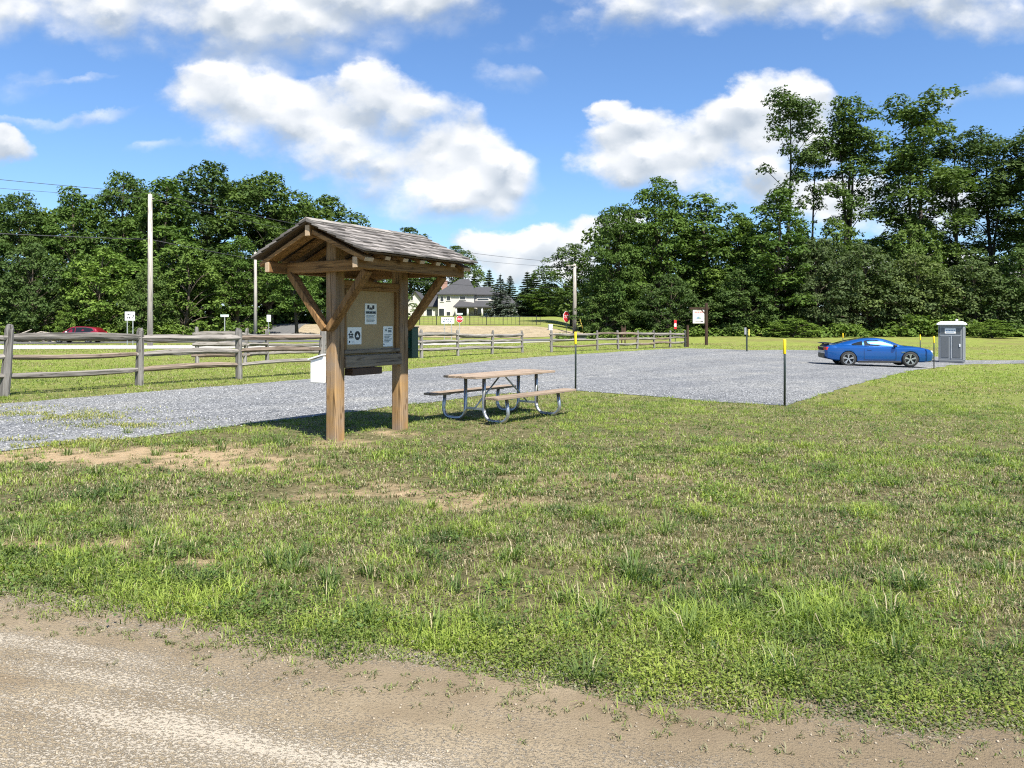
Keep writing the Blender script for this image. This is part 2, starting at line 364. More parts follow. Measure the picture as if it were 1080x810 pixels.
o, ROADB = sheet('dirt_road', ROAD, m, .012, step=.3, jitter=.10, js=.35, attr=lambda x, y: sstep(.60, .05, edge_y(x) - y - .25 * sstep(-1.5, 1.5, x)) * (.35 + .8 * fbm(x * 2.4, y * 2.4, 5)) + sstep(-.6, 2.6, x) * .5)
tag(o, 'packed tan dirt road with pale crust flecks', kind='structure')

# ---- far roads
asph, nt, b = newmat('old_asphalt'); v = coords(nt, 'Object')
nt.links.new(ramp(nt, noise(nt, v, 3, 6, .7), [(.3, (.07, .07, .07)), (.7, (.13, .13, .125))]), b.inputs['Base Color']); b.inputs['Roughness'].default_value = .9
pale, nt, b = newmat('pale_gravel_lane'); v = coords(nt, 'Object')
nt.links.new(ramp(nt, noise(nt, v, 6, 6, .75), [(.3, (.26, .25, .22)), (.7, (.46, .44, .39))]), b.inputs['Base Color']); b.inputs['Roughness'].default_value = .95
def Gy(px, Y): return (X(px, Y), Y)
o, _ = sheet('paved_road', [(-120, 67), (-40, 67), (-12, 67), (10, 70), (26, 92), (22, 93), (6, 77), (-12, 74.5), (-40, 74.5), (-120, 74.5)], asph, .03, 1.0); tag(o, 'asphalt road running past the field', kind='structure')
o, LANEB = sheet('gravel_lane', [(-120, 44.5), (-36, 45.5), (-20, 48), (-12, 51.5), (-5, 57), (0, 62), (5, 66.5), (1, 66.5), (-6, 62.5), (-13, 58.5), (-20, 56.5), (-36, 55), (-120, 54)], pale, .02, 1.0); tag(o, 'pale gravel lane beyond the fence', kind='structure')
drv = [Gy(252, 72), Gy(272, 84), Gy(292, 96), Gy(318, 108), Gy(350, 116), Gy(372, 118), Gy(372, 112), Gy(350, 109), Gy(328, 100), Gy(308, 86), Gy(290, 72)]
o, _ = sheet('driveway', drv, asph, .05, 1.0); tag(o, 'grey driveway climbing towards the trees', kind='structure')
bk, nt, b = newmat('bare_tan_bank'); v = coords(nt, 'Object')
n1 = noise(nt, v, 1.2, 6, .75); n2 = noise(nt, v, 7, 4, .7)
cc = ramp(nt, mth(nt, 'ADD', mth(nt, 'MULTIPLY', n1, .6), mth(nt, 'MULTIPLY', n2, .4)), [(.35, (.19, .16, .09)), (.5, (.30, .24, .15)), (.65, (.38, .32, .215))])
nt.links.new(cc, b.inputs['Base Color']); b.inputs['Roughness'].default_value = .95; bump(nt, b, n2, .12)
o, _ = sheet('dirt_bank', [(-34, 85.5), (-14, 85), (0, 84.5), (6, 86), (9.3, 90), (8.8, 93), (4, 94.5), (-10, 95.5), (-34, 96)], bk, .04, 1.0, jitter=.5, js=2); tag(o, 'bare tan earth bank below the house', kind='structure')

# ================================================================ GRASS (one uncountable mass)
DARK = np.array((.062, .105, .026)); MID = np.array((.165, .232, .037)); LIME = np.array((.275, .35, .058)); STRAW = np.array((.42, .37, .225)); BROWN = np.array((.17, .13, .075))
def grass_ok(x, y, e=.12):
    jx = (RNG.random(x.shape) - .5) * e * 2; jy = (RNG.random(x.shape) - .5) * e * 2
    ok = ~inpoly(x + jx, y + jy, LOTB)
    ok &= (y + jy - .02 > edge_y(x) + (fbm(x * 2.5, y * 0, 91) - .5) * .25)
    ok &= ~inpoly(x, y, LANEB)
    return ok
def blades(x, y, h, w, lean, az, colr, seg2):
    n = len(x); z = H(x, y)
    base = np.stack([x, y, z], 1)
    side = np.stack([np.cos(az + 1.57), np.sin(az + 1.57), 0 * az], 1) * (w / 2)[:, None]
    fwd = np.stack([np.cos(az), np.sin(az), 0 * az], 1)
    up = np.array([0, 0, 1.0])
    tip = base + fwd * (h * lean)[:, None] + up * (h * np.sqrt(np.clip(1 - (lean * .75) ** 2, .12, 1)))[:, None]
    if seg2:
        midp = base + fwd * (h * lean * .32)[:, None] + up * (h * .58)[:, None]
        V = np.stack([base - side, base + side, midp + side * .8, midp - side * .8, tip], 1).reshape(-1, 3)
        k = np.arange(n)[:, None] * 5
        return V, k + np.array([[0, 1, 2, 3]]), k + np.array([[3, 2, 4]]), np.repeat(colr, 5, 0)
    V = np.stack([base - side, base + side, tip], 1).reshape(-1, 3); k = np.arange(n)[:, None] * 3
    return V, None, k + np.array([[0, 1, 2]]), np.repeat(colr, 3, 0)
def tuft(cx, cy):   # where the long clumps grow
    d = cy - edge_y(cx)
    band = np.exp(-((d - 1.0 - .25 * cx * .3) / .55) ** 2) * (.35 + .65 * sstep(-.5, 1.5, cx)) * sstep(.42, .62, fbm(cx * 1.1 + 3, cy * 1.1, 23))
    band = np.maximum(band, .75 * np.exp(-((d - .55) / .4) ** 2) * sstep(-.3, -1.6, cx))
    iso = sstep(.60, .72, fbm(cx * 1.6, cy * 1.6, 43)) * .5
    return np.clip(np.maximum(band, iso), 0, 1)
VS, QS, TS, CS = [], [], [], []
off = 0
def push(r):
    global off
    V, q, t, c = r
    VS.append(V); CS.append(c)
    if q is not None: QS.append(q + off)
    TS.append(t + off); off += len(V)
for (y0, y1, dens, per, w0, seg2, xpad) in ((-1.5, 2.5, 200, 9, .0055, True, 4.2), (2.5, 4.2, 560, 11, .0042, True, 2.8), (4.2, 6.5, 520, 11, .0046, True, 2.6), (6.5, 10, 310, 10, .0062, True, 2.4), (10, 17, 145, 9, .0095, False, 2.4), (17, 30, 50, 7, .016, False, 3), (30, 60, 10, 5, .030, False, 4)):
    area = (y1 - y0) * (max(y0, 0) + y1) * .76 + 2 * xpad * (y1 - y0)
    n = int(area * dens); cy = y0 + (y1 - y0) * RNG.random(n) ** .85; cx = (RNG.random(n) * 2 - 1) * (np.maximum(cy, 0) * .76 + xpad)
    k = grass_ok(cx, cy); cx, cy = cx[k], cy[k]
    br = bare(cx, cy) if y0 < 20 else np.zeros(len(cx))
    thin = fbm(cx * .9, cy * .9, 17)
    keep = RNG.random(len(cx)) > np.clip(br * 1.15, 0, .97)
    keep &= RNG.random(len(cx)) < (.45 + .9 * sstep(.3, .55, thin))
    cx, cy = cx[keep], cy[keep]; tf = tuft(cx, cy) if y0 < 10 else np.zeros(len(cx))
    n = len(cx)
    pn = fbm(cx * .55, cy * .55, 5); pn2 = fbm(cx * 2.4, cy * 2.4, 65); pn3 = fbm(cx * .16, cy * .16, 29)
    pn4 = fbm(cx * 6, cy * 6, 15); g = np.clip((pn - .5) * .9 + (pn2 - .5) * 1.7 + (pn4 - .5) * 1.5 + .46 + RNG.normal(size=n) * .20, 0, 1)[:, None]
    ct = np.where(g < .5, DARK + (MID - DARK) * g * 2, MID + (LIME - MID) * (g - .5) * 2)
    dry = np.clip(sstep(.48, .68, fbm(cx * 2.2 + 40, cy * 2.2, 83)) * .7 + sstep(.46, .66, pn3) * .35 + .22, 0, .85) * (1 - tf)
    fw = 1.0 + .10 * np.clip(cy - 10, 0, 30) / 30
    rep = lambda a: np.repeat(a, per, 0)
    m_ = n * per
    spread = rep(.028 + .05 * tf + .0016 * np.maximum(cy, 0))
    ang = RNG.random(m_) * 6.283; rr = np.sqrt(RNG.random(m_)) * spread
    bx = rep(cx) + np.cos(ang) * rr; by = rep(cy) + np.sin(ang) * rr
    hh = (.022 + .042 * RNG.random(m_) ** 1.5) * (1 + .012 * rep(cy)) * (.4 + 1.2 * rep(pn2)) + rep(tf) * (.01 + .06 * RNG.random(m_) ** 1.3)
    lean = np.clip(.35 + .75 * RNG.random(m_) + .12 * rep(tf), 0, 1.25)
    az = ang + RNG.normal(size=m_) * .9
    fr = sstep(14, 32, cy)[:, None]; ct = ct * (1 - fr) + (MID * .55 + LIME * .5) * fr * (.8 + .4 * pn2[:, None])
    cb = rep(ct) * (.75 + .5 * RNG.random(m_))[:, None]
    isd = RNG.random(m_) < rep(dry) * .8
    sc = np.where(RNG.random(m_)[:, None] < .6, STRAW, BROWN) * (.7 + .5 * RNG.random(m_))[:, None]
    cb = np.where(isd[:, None], sc, cb); lean = np.where(isd, np.clip(lean + .35, 0, 1.25), lean); hh = np.where(isd, hh * .75, hh)
    ww = w0 * (.6 + .8 * RNG.random(m_)) * (1 + rep(tf) * .45)
    push(blades(bx, by, hh, ww, lean, az, cb, seg2))
# coarse arching grass clumps
nb_ = 150; cx = (RNG.random(nb_) * 2 - 1) * 5; d = np.abs(.95 + RNG.normal(size=nb_) * .5) + .15; cy = edge_y(cx) + d; w_ = np.where(cx > -.6, .9, .45); k = (RNG.random(nb_) < w_) & (np.abs(cx) < cy * .74); cx, cy = cx[k], cy[k]
ex = RNG.random(46); cx = np.append(cx, (ex * 2 - 1) * 5.5); cy = np.append(cy, edge_y((ex * 2 - 1) * 5.5) + 1.6 + 4.5 * RNG.random(46)); big_ = RNG.random(len(cx))
per = 46; rep = lambda q: np.repeat(q, per, 0); m_ = len(cx) * per; ang = RNG.random(m_) * 6.283; rr = np.sqrt(RNG.random(m_)) * (.03 + .05 * rep(big_))
gg = np.clip(rep(RNG.random(len(cx))) * .8 + RNG.random(m_) * .3, 0, 1)[:, None]; cb = np.array((.055, .10, .028)) * (1 - gg) + np.array((.17, .235, .05)) * gg; cb = np.where(RNG.random(m_)[:, None] < .10, STRAW, cb)
push(blades(rep(cx) + np.cos(ang) * rr, rep(cy) + np.sin(ang) * rr, (.05 + .10 * RNG.random(m_)) * (.55 + .8 * rep(big_)), .0045 + .004 * RNG.random(m_), .35 + .95 * RNG.random(m_), ang + RNG.normal(size=m_) * .5, cb, True))
# small round-leaved weeds: dense along the road edge and in scattered clumps
def leaflets(x, y, z, s, colr):
    n = len(x); az = RNG.random(n) * 6.283; ti = RNG.random(n) * .9; tz = RNG.random(n) * 6.283
    nrm = np.stack([np.cos(tz) * np.sin(ti), np.sin(tz) * np.sin(ti), np.cos(ti)], 1)
    t = np.stack([np.cos(az), np.sin(az), 0 * az], 1); t = t - nrm * (t * nrm).sum(1)[:, None]; t /= np.linalg.norm(t, axis=1)[:, None]
    bt = np.cross(nrm, t); c = np.stack([x, y, z], 1); s = s[:, None]
    V = np.stack([c - t * s, c - t * s * .1 + bt * s * .52, c + t * s, c - t * s * .1 - bt * s * .52], 1).reshape(-1, 3)
    q = np.arange(n)[:, None] * 4 + np.array([[0, 1, 2, 3]])
    return V, q, np.zeros((0, 3), int), np.repeat(colr, 4, 0)
n = 120000; x = (RNG.random(n) * 2 - 1) * 6.2; d = np.abs(RNG.normal(size=n)) * .42 + .02; y = edge_y(x) + d + (fbm(x * 2.5, x * 0, 91) - .5) * .25
wz = .25 + .95 * sstep(-1.6, .8, x) ; k = (RNG.random(n) < wz * (.35 + .9 * sstep(.32, .55, fbm(x * 1.8, y * 1.8, 19)))) & (np.abs(x) < y * .76 + 3)
x, y, d = x[k], y[k], d[k]; n = len(x)
hz = .012 + .055 * RNG.random(n) * sstep(0, .22, d)
g = np.clip(fbm(x * 3, y * 3, 99) * 1.3 - .15 + RNG.normal(size=n) * .2, 0, 1)[:, None]
cw = np.array((.085, .13, .028)) * (1 - g) + np.array((.26, .31, .05)) * g
gr = (RNG.random(n) < .75 * sstep(.22, .0, d))[:, None]; cw = np.where(gr, np.array((.19, .185, .11)) * (.7 + .6 * RNG.random(n))[:, None], cw)
push(leaflets(x, y, H(x, y) + hz, 0.0045 + .006 * RNG.random(n), cw))
nc = 1150; cx = (RNG.random(nc) * 2 - 1) * 9; cy = 3.8 + 11 * RNG.random(nc) ** 1.2; k = grass_ok(cx, cy) & (np.abs(cx) < cy * .75) & (RNG.random(nc) > bare(cx, cy)); cx, cy = cx[k], cy[k]
per = 42; x = np.repeat(cx, per) + RNG.normal(size=len(cx) * per) * .09; y = np.repeat(cy, per) + RNG.normal(size=len(cx) * per) * .08; n = len(x)
lim = np.repeat(RNG.random(len(cx)), per)[:, None]
cw = (np.array((.06, .11, .026)) * (1 - lim) + np.array((.165, .235, .04)) * lim) * (.75 + .5 * RNG.random(n))[:, None]
push(leaflets(x, y, H(x, y) + .02 + .05 * RNG.random(n), .009 + .010 * RNG.random(n), cw))
grass_m = attrcol('grass_blades', trans=.36, rough=.6, spec=.35)
me = npmesh('grass', np.concatenate(VS), np.concatenate(QS), np.concatenate(TS), np.concatenate(CS), mat=grass_m)
tag(link('grass', me), 'short mixed grass with dry straw and clumps', kind='stuff')
print('grass verts', len(me.vertices), 'faces', len(me.polygons))
# sprigs on the dirt and the yellow-green weeds that invade the gravel
VS, QS, TS, CS, off = [], [], [], [], 0
nc = 260; cx = (RNG.random(nc) * 2 - 1) * 3.2 + .3; cy = edge_y(cx) - .03 - np.abs(RNG.normal(size=nc)) * .13
per = 9; ang = RNG.random(nc * per) * 6.283; x = np.repeat(cx, per) + RNG.normal(size=nc * per) * .012; y = np.repeat(cy, per) + RNG.normal(size=nc * per) * .012; n = len(x)
cb = np.where((RNG.random(n) < .7)[:, None], np.array((.22, .205, .12)), np.array((.15, .19, .05))) * (.7 + .6 * RNG.random(n))[:, None]
V = blades(x, y, .008 + .024 * RNG.random(n) ** 1.5, np.full(n, .005), 1.0 + .25 * RNG.random(n), ang, cb, True); V[0][:, 2] += .012; push(V)
tag(link('roadside_sprigs', npmesh('roadside_sprigs', np.concatenate(VS), np.concatenate(QS), np.concatenate(TS), np.concatenate(CS), mat=grass_m)), 'dusty sprigs creeping onto the dirt', kind='stuff')
VS, QS, TS, CS, off = [], [], [], [], 0
n = 9000; px = RNG.random(n) * 330 - 60; cx, cy = [], []
for cpx, cpy, s, k in ((20, 438, 1.1, 1500), (70, 441, .9, 1300), (125, 450, .55, 900), (40, 468, .8, 1200), (85, 467, .5, 700), (170, 442, .5, 120), (110, 434, .8, 260), (210, 446, .4, 90), (10, 430, .7, 400)):
    g = G(cpx, cpy); cx.append(g[0] + RNG.normal(size=k) * s * .75); cy.append(g[1] + RNG.normal(size=k) * s * .33)
x = np.concatenate(cx); y = np.concatenate(cy); k = fbm(x * 2, y * 2, 3) > .43; x, y = x[k], y[k]; n = len(x)
cb = np.where((RNG.random(n) < .6)[:, None], np.array((.21, .24, .045)), np.array((.33, .30, .12))) * (.7 + .6 * RNG.random(n))[:, None]
V = blades(x, y, .02 + .04 * RNG.random(n), np.full(n, .010), .8 + .45 * RNG.random(n), RNG.random(n) * 6.283, cb, True); V[0][:, 2] += .012; push(V)
tag(link('gravel_weeds', npmesh('gravel_weeds', np.concatenate(VS), np.concatenate(QS), np.concatenate(TS), np.concatenate(CS), mat=grass_m)), 'yellow green weeds growing in the gravel', kind='stuff')
# loose gravel and pebbles on the dirt
VS, QS, TS, CS, off = [], [], [], [], 0
n = 9000; x = (RNG.random(n) * 2 - 1) * 3; y = 1.9 + RNG.random(n) * 2.6; k = (y < edge_y(x) - .02) ; x, y = x[k], y[k]; n = len(x)
s = .0015 + .0065 * RNG.random(n) ** 4; dirs = np.array([(1, 0, 0), (0, 1, 0), (-1, 0, 0), (0, -1, 0), (0, 0, .8), (0, 0, -.5)])
V = (np.stack([x, y, H(x, y) + .0135], 1)[:, None, :] + dirs[None] * s[:, None, None] * (.7 + .6 * RNG.random((n, 6, 1)))).reshape(-1, 3)
T = np.array([(0, 1, 4), (1, 2, 4), (2, 3, 4), (3, 0, 4), (1, 0, 5), (2, 1, 5), (3, 2, 5), (0, 3, 5)]); T = (np.arange(n)[:, None, None] * 6 + T[None]).reshape(-1, 3)
cp = np.repeat(np.array((.31, .26, .19)) * (.6 + .6 * RNG.random(n))[:, None], 6, 0)
tag(link('pebbles', npmesh('pebbles', V, None, T, cp, mat=attrcol('pebble_stone', rough=.9))), 'tiny loose pebbles on the dirt road', kind='stuff')

# coarse loose stones lying on the near part of the lot and spilled into the turf along its edge
n = 26000; x = -15 + 24 * RNG.random(n); y = 9.5 + 10 * RNG.random(n) ** 1.1; k = inpoly(x + RNG.normal(size=n) * .12, y + RNG.normal(size=n) * .12, LOTB) & (np.abs(x) < y * .76 + 1); x, y = x[k], y[k]; n = len(x)
s = .008 + .014 * RNG.random(n) ** 2
V = (np.stack([x, y, H(x, y) + .012], 1)[:, None, :] + dirs[None] * s[:, None, None] * (.6 + .7 * RNG.random((n, 6, 1)))).reshape(-1, 3)
T = np.array([(0, 1, 4), (1, 2, 4), (2, 3, 4), (3, 0, 4), (1, 0, 5), (2, 1, 5), (3, 2, 5), (0, 3, 5)]); T = (np.arange(n)[:, None, None] * 6 + T[None]).reshape(-1, 3)
cp = np.repeat(np.array((.27, .275, .28)) * (.45 + 1.0 * RNG.random(n))[:, None], 6, 0)
tag(link('loose_gravel', npmesh('loose_gravel', V, None, T, cp, mat=attrcol('gravel_stone', rough=.9))), 'loose grey stones on the near gravel', kind='stuff')
RNG2 = np.random.default_rng(5)
# ================================================================ TREES
leafm = attrcol('leaves', trans=.25, rough=.7, spec=.15, rand=.22)
needlem = attrcol('needles', trans=.08, rough=.6, spec=.25, rand=.18)
bark = wood('bark', (.17, .135, .10), (.06, .05, .04), 2, grain=6, bumpd=.03)
darkbark = wood('dark_bark', (.075, .065, .055), (.03, .027, .024), 2, grain=6, bumpd=.03)
def leafcloud(C, rc, per_m2, size, squash, rng, upb=.7, base=(.045, .09, .017), alt=(.098, .155, .03), drop=.12):
    # clumps of leaf-sized faces; each leaf has its own slight colour, no shading by position
    V, Q, K = [], [], []; off = 0
    for c, r in zip(C, rc):
        n = int(per_m2 * r * r * 4)
        u = rng.normal(size=(n, 3)); u /= np.linalg.norm(u, axis=1)[:, None]
        u[:, 2] = np.where(u[:, 2] < -.35, -u[:, 2], u[:, 2])
        lump = 1 + .28 * np.sin(u[:, 0] * 5 + c[0] * 3) * np.cos(u[:, 1] * 5 + c[1] * 2) + .15 * np.sin(u[:, 2] * 9 + c[2])
        rad = r * lump * (.45 + .55 * rng.random(n) ** .45)
        p = c + u * rad[:, None] * np.array([1, 1, squash])
        p[:, 2] -= drop * r * (u[:, 0] ** 2 + u[:, 1] ** 2)
        nrm = u * .6 + np.array([0, 0, upb]) + rng.normal(size=(n, 3)) * .45; nrm /= np.linalg.norm(nrm, axis=1)[:, None]
        t = np.cross(nrm, rng.normal(size=(n, 3))); t /= np.linalg.norm(t, axis=1)[:, None]; bt = np.cross(nrm, t)
        s = (size * (.6 + .8 * rng.random(n)))[:, None]
        V.append(np.stack([p - t * s, p + bt * s * .55 - nrm * s * .12, p + t * s, p - bt * s * .55 - nrm * s * .12], 1).reshape(-1, 3))
        Q.append(np.arange(n)[:, None] * 4 + np.array([[0, 1, 2, 3]]) + off); off += n * 4
        g = np.clip(rng.random() * .55 + rng.random(n) * .45, 0, 1)[:, None]
        K.append((np.array(base) * (1 - g) + np.array(alt) * g) * (.8 + .4 * rng.random(n))[:, None])
    return np.concatenate(V), np.concatenate(Q), np.concatenate(K)
def limb(mb, a, b, r0, r1, rng, sag=.12, n=5):
    a = np.array(a); b = np.array(b); L = np.linalg.norm(b - a); pts = []
    w = rng.normal(size=3) * L * .06
    for i in range(n + 1):
        t = i / n; p = a + (b - a) * t + w * math.sin(t * math.pi) + np.array([0, 0, 1]) * L * sag * math.sin(t * math.pi)
        pts.append(p)
    mb.tube(pts, [r0 + (r1 - r0) * i / n for i in range(n + 1)], 6)
def broadtree(seed, Ht=15, R=4.5, low=.12, nc=80, cr=(.8, 1.6), size=.17, dens=38, squash=.62, prof=None, base=(.045, .09, .017), alt=(.098, .155, .03), barkm=None, lean=0):
    rng = np.random.default_rng(seed); prof = prof or (lambda t: math.sin(math.pi * min(1, .18 + t * .80)) ** .7)
    C, rc = [], []; tries = 0
    while len(C) < nc and tries < 6000:
        tries += 1
        t = low + (1 - low) * rng.random() ** .85; a = rng.random() * 6.283
        lob = 1 + .25 * math.sin(a * 2 + seed) + .2 * math.sin(a * 3 + seed * 2 + t * 6)
        rr = R * prof((t - low) / (1 - low)) * lob * rng.random() ** .38
        c = np.array([rr * math.cos(a) + lean * t * Ht, rr * math.sin(a), t * Ht - .5]); r = cr[0] + (cr[1] - cr[0]) * rng.random()
        if all(np.linalg.norm((c - d) * np.array([1, 1, 1.4])) > .62 * (r + q) for d, q in zip(C, rc)): C.append(c); rc.append(r)
    V, Q, K = leafcloud(C, rc, dens, size, squash, rng, base=base, alt=alt)
    crown = npmesh('crown', V, Q, None, K, mat=leafm)
    mb = MB(); tr = .022 * Ht
    tp = [(lean * t * Ht + .3 * math.sin(t * 4 + seed), .25 * math.cos(t * 5 + seed), t * Ht * .92 - .3 * (t == 0)) for t in np.linspace(0, 1, 9)]
    mb.tube(tp, [tr * (1.25 if i == 0 else 1 - .88 * i / 8) for i in range(9)], 8)
    for c, r in list(zip(C, rc))[::2]:
        zt = max(.12 * Ht, c[2] - .55 * math.hypot(c[0] - lean * c[2], c[1]) - .6); i = min(8, max(0, zt / (Ht * .92) * 8)); k = int(i); f = i - k; q = np.array(tp[k]) * (1 - f) + np.array(tp[min(8, k + 1)]) * f
        limb(mb, q, c, max(.03, tr * .35 * (1 - zt / Ht)), .02, rng)
    o = mb.build('trunk', barkm or bark, None, True); tm = o.data; bpy.data.objects.remove(o)
    return tm, crown, Ht
def locust(seed, Ht=24, stems=1, cr=(1.0, 1.9), bare_to=.42, spread=3.4, nl=24, low_sprigs=4, size=.17, dens=36):
    rng = np.random.default_rng(seed); C, rc = [], []; mb = MB()
    for s in range(stems):
        ang = rng.random() * 6.283; ln = (0 if stems == 1 else .03 + .015 * s) + .01 * rng.random(); h = Ht * (1 if s == 0 else .72 + .2 * rng.random())
        tp = [np.array((math.cos(ang) * ln * h * t + .35 * math.sin(t * 5 + seed + s), math.sin(ang) * ln * h * t + .3 * math.cos(t * 4 + s), t * h - .3)) for t in np.linspace(0, 1, 11)]
        mb.tube(tp, [.30 * (1.2 if i == 0 else 1 - .85 * i / 10) for i in range(11)], 8)
        for k in range(nl // stems + low_sprigs):
            sp = k >= nl // stems
            t = (bare_to + (1 - bare_to) * ((k + rng.random()) / (nl // stems)) ** .8) if not sp else bare_to * (.45 + .6 * rng.random())
            t = min(t, .99); a = rng.random() * 6.283; i = t * 10; f = i - int(i); q = tp[int(i)] * (1 - f) + tp[min(10, int(i) + 1)] * f
            tq = (t - bare_to) / (1 - bare_to); L = spread * (.62 + .5 * math.sin(math.pi * min(1, .12 + .72 * tq)) - .35 * max(0, tq - .8)) * (.3 + .75 * rng.random()) if not sp else 1.2
            e = q + np.array((math.cos(a) * L, math.sin(a) * L, L * .55 + .4)); limb(mb, q - np.array((0, 0, .5)), e, .09 * (1.1 - t), .025, rng, .08)
            r = (cr[0] + (cr[1] - cr[0]) * rng.random()) * (.55 if sp else 1); C.append(e); rc.append(r)
            if not sp and rng.random() < .75: C.append(q * .45 + e * .55 + rng.normal(size=3) * .5); rc.append(r * .7)
        C.append(tp[-1] + np.array((0, 0, .2))); rc.append(1.7)
        for q_ in range(4): C.append(tp[-1] + np.array((rng.normal() * 1.1, rng.normal() * 1.1, -.5 - rng.random() * 1.2))); rc.append(1.2)
    V, Q, K = leafcloud(C, rc, dens, size, .6, rng, base=(.048, .088, .02), alt=(.10, .15, .038), drop=.25)
    crown = npmesh('crown', V, Q, None, K, mat=leafm); o = mb.build('trunk', darkbark, None, True); tm = o.data; bpy.data.objects.remove(o)
    return tm, crown, Ht
def conifer(seed, Ht=11, R=2.8, base=(.04, .07, .03), alt=(.075, .11, .045), levels=20, open_=.0, size=.26):
    rng = np.random.default_rng(seed); V, Q, K = [], [], []; off = 0; mb = MB()
    mb.tube([(0, 0, -.3), (0, 0, Ht * .5), (0, 0, Ht)], [.2, .12, .02], 7)
    for l in range(levels):
        t = (l + .3) / levels; z = Ht * (.05 + .93 * t); rad = R * (1 - t) ** .85 * (1 + .12 * math.sin(l * 2.1 + seed)); nb = max(5, int(11 * (1 - t) + 4))
        for k in range(nb):
            if rng.random() < open_: continue
            a = k / nb * 6.283 + rng.random() * .5; L = rad * (.7 + .4 * rng.random()); n = int(38 * L + 14)
            s = rng.random(n) ** .7 * L; lat = rng.normal(size=n) * .13 * L * (1.15 - s / max(L, .01) * .7)
            d = np.array((math.cos(a), math.sin(a), 0)); e = np.array((-math.sin(a), math.cos(a), 0))
            p = np.array((0, 0, z)) + d * s[:, None] + e * lat[:, None]; p[:, 2] += -s * .28 + .10 * s ** 2 / max(L, .3) + rng.normal(size=n) * .07 - np.abs(lat) * .3
            di = d * .8 + e * (np.sign(lat) * .7)[:, None] + np.array((0, 0, -.1)) + rng.normal(size=(n, 3)) * .3; di /= np.linalg.norm(di, axis=1)[:, None]
            nr = np.array((0, 0, 1.0)) + rng.normal(size=(n, 3)) * .5; bt = np.cross(nr, di); bt /= np.linalg.norm(bt, axis=1)[:, None]
            sz = (size * (.6 + .8 * rng.random(n)))[:, None]
            V.append(np.stack([p - di * sz, p + bt * sz * .34, p + di * sz, p - bt * sz * .34], 1).reshape(-1, 3)); Q.append(np.arange(n)[:, None] * 4 + np.array([[0, 1, 2, 3]]) + off); off += 4 * n
            g = rng.random((n, 1)); K.append(np.array(base) * (1 - g) + np.array(alt) * g)
    crown = npmesh('crown', np.concatenate(V), np.concatenate(Q), None, np.concatenate(K), mat=needlem)
    o = mb.build('trunk', darkbark, None, True); tm = o.data; bpy.data.objects.remove(o)
    return tm, crown, Ht
KINDS = {
 'broad': broadtree(1, 15, 4.6, .08, 120, (.7, 1.5)), 'full': broadtree(2, 15, 5.2, .05, 130, (.7, 1.6)), 'round': broadtree(3, 15, 5.0, .10, 120, (.7, 1.4)), 'tall': broadtree(4, 15, 3.6, .08, 105, (.65, 1.3)),
 'oak': broadtree(5, 15, 5.0, .2, 105, (.7, 1.5), base=(.036, .072, .017), alt=(.075, .118, .028), barkm=darkbark),
 'low': broadtree(6, 10, 5.0, .05, 110, (.6, 1.3), base=(.055, .088, .026), alt=(.115, .155, .056)), 'lowb': broadtree(8, 10, 4.6, .05, 105, (.6, 1.3), base=(.048, .09, .02), alt=(.102, .155, .04)),
 'bright': broadtree(9, 10, 3.6, .08, 75, (.55, 1.1), base=(.085, .15, .025), alt=(.16, .235, .042)),
 'loneshade': broadtree(10, 12, 3.8, .34, 70, (.7, 1.3), base=(.05, .1, .02), alt=(.1, .16, .03), barkm=darkbark),
 'locA': locust(21, 24, 1, bare_to=.48, spread=2.9, nl=26, cr=(.8, 1.5)), 'locB': locust(22, 24, 3, bare_to=.45, spread=2.6, nl=32, cr=(.8, 1.45)), 'locC': locust(23, 24, 2, bare_to=.30, spread=3.8, nl=52, cr=(.85, 1.6)), 'locD': locust(24, 24, 1, bare_to=.62, spread=1.9, nl=11, cr=(.7, 1.2)), 'locE': locust(25, 24, 2, bare_to=.32, spread=4.0, nl=50, cr=(.85, 1.6)), 'locF': locust(26, 24, 2, bare_to=.36, spread=4.0, nl=42, cr=(.8, 1.5)),
 'pine': conifer(31, 11, 3.2, open_=.12), 'fir': conifer(32, 11, 2.3), 'spruce': conifer(33, 8.6, 3.0, (.055, .078, .068), (.10, .128, .115), open_=.22, size=.2),
}
def plant_tree(kind, px, Y, top, width, label, group=None, cat='tree', name='tree', rz=None, dz=0):
    tm, cm, Ht = KINDS[kind]; x = X(px, Y); z = float(H(x, Y)); h = Z(top, Y) - z
    r = thing(name, label, cat, (x, Y, z + dz), float(RNG2.random()) * 6.28 if rz is None else rz, group)
    co = np.empty(len(cm.vertices) * 3, np.float32); cm.vertices.foreach_get('co', co); co = co.reshape(-1, 3)
    sz = h / float(np.percentile(co[:, 2], 99.7)); half = float(np.percentile(np.abs(co[:, 0]), 97))
    sxy = width / 800 * Y / 2 / half
    r.scale = (sxy, sxy, sz)
    link('trunk', tm, r); link('crown', cm, r); return r
LW = 'trees of the wood on the left'; RW = 'trees of the wood on the right'
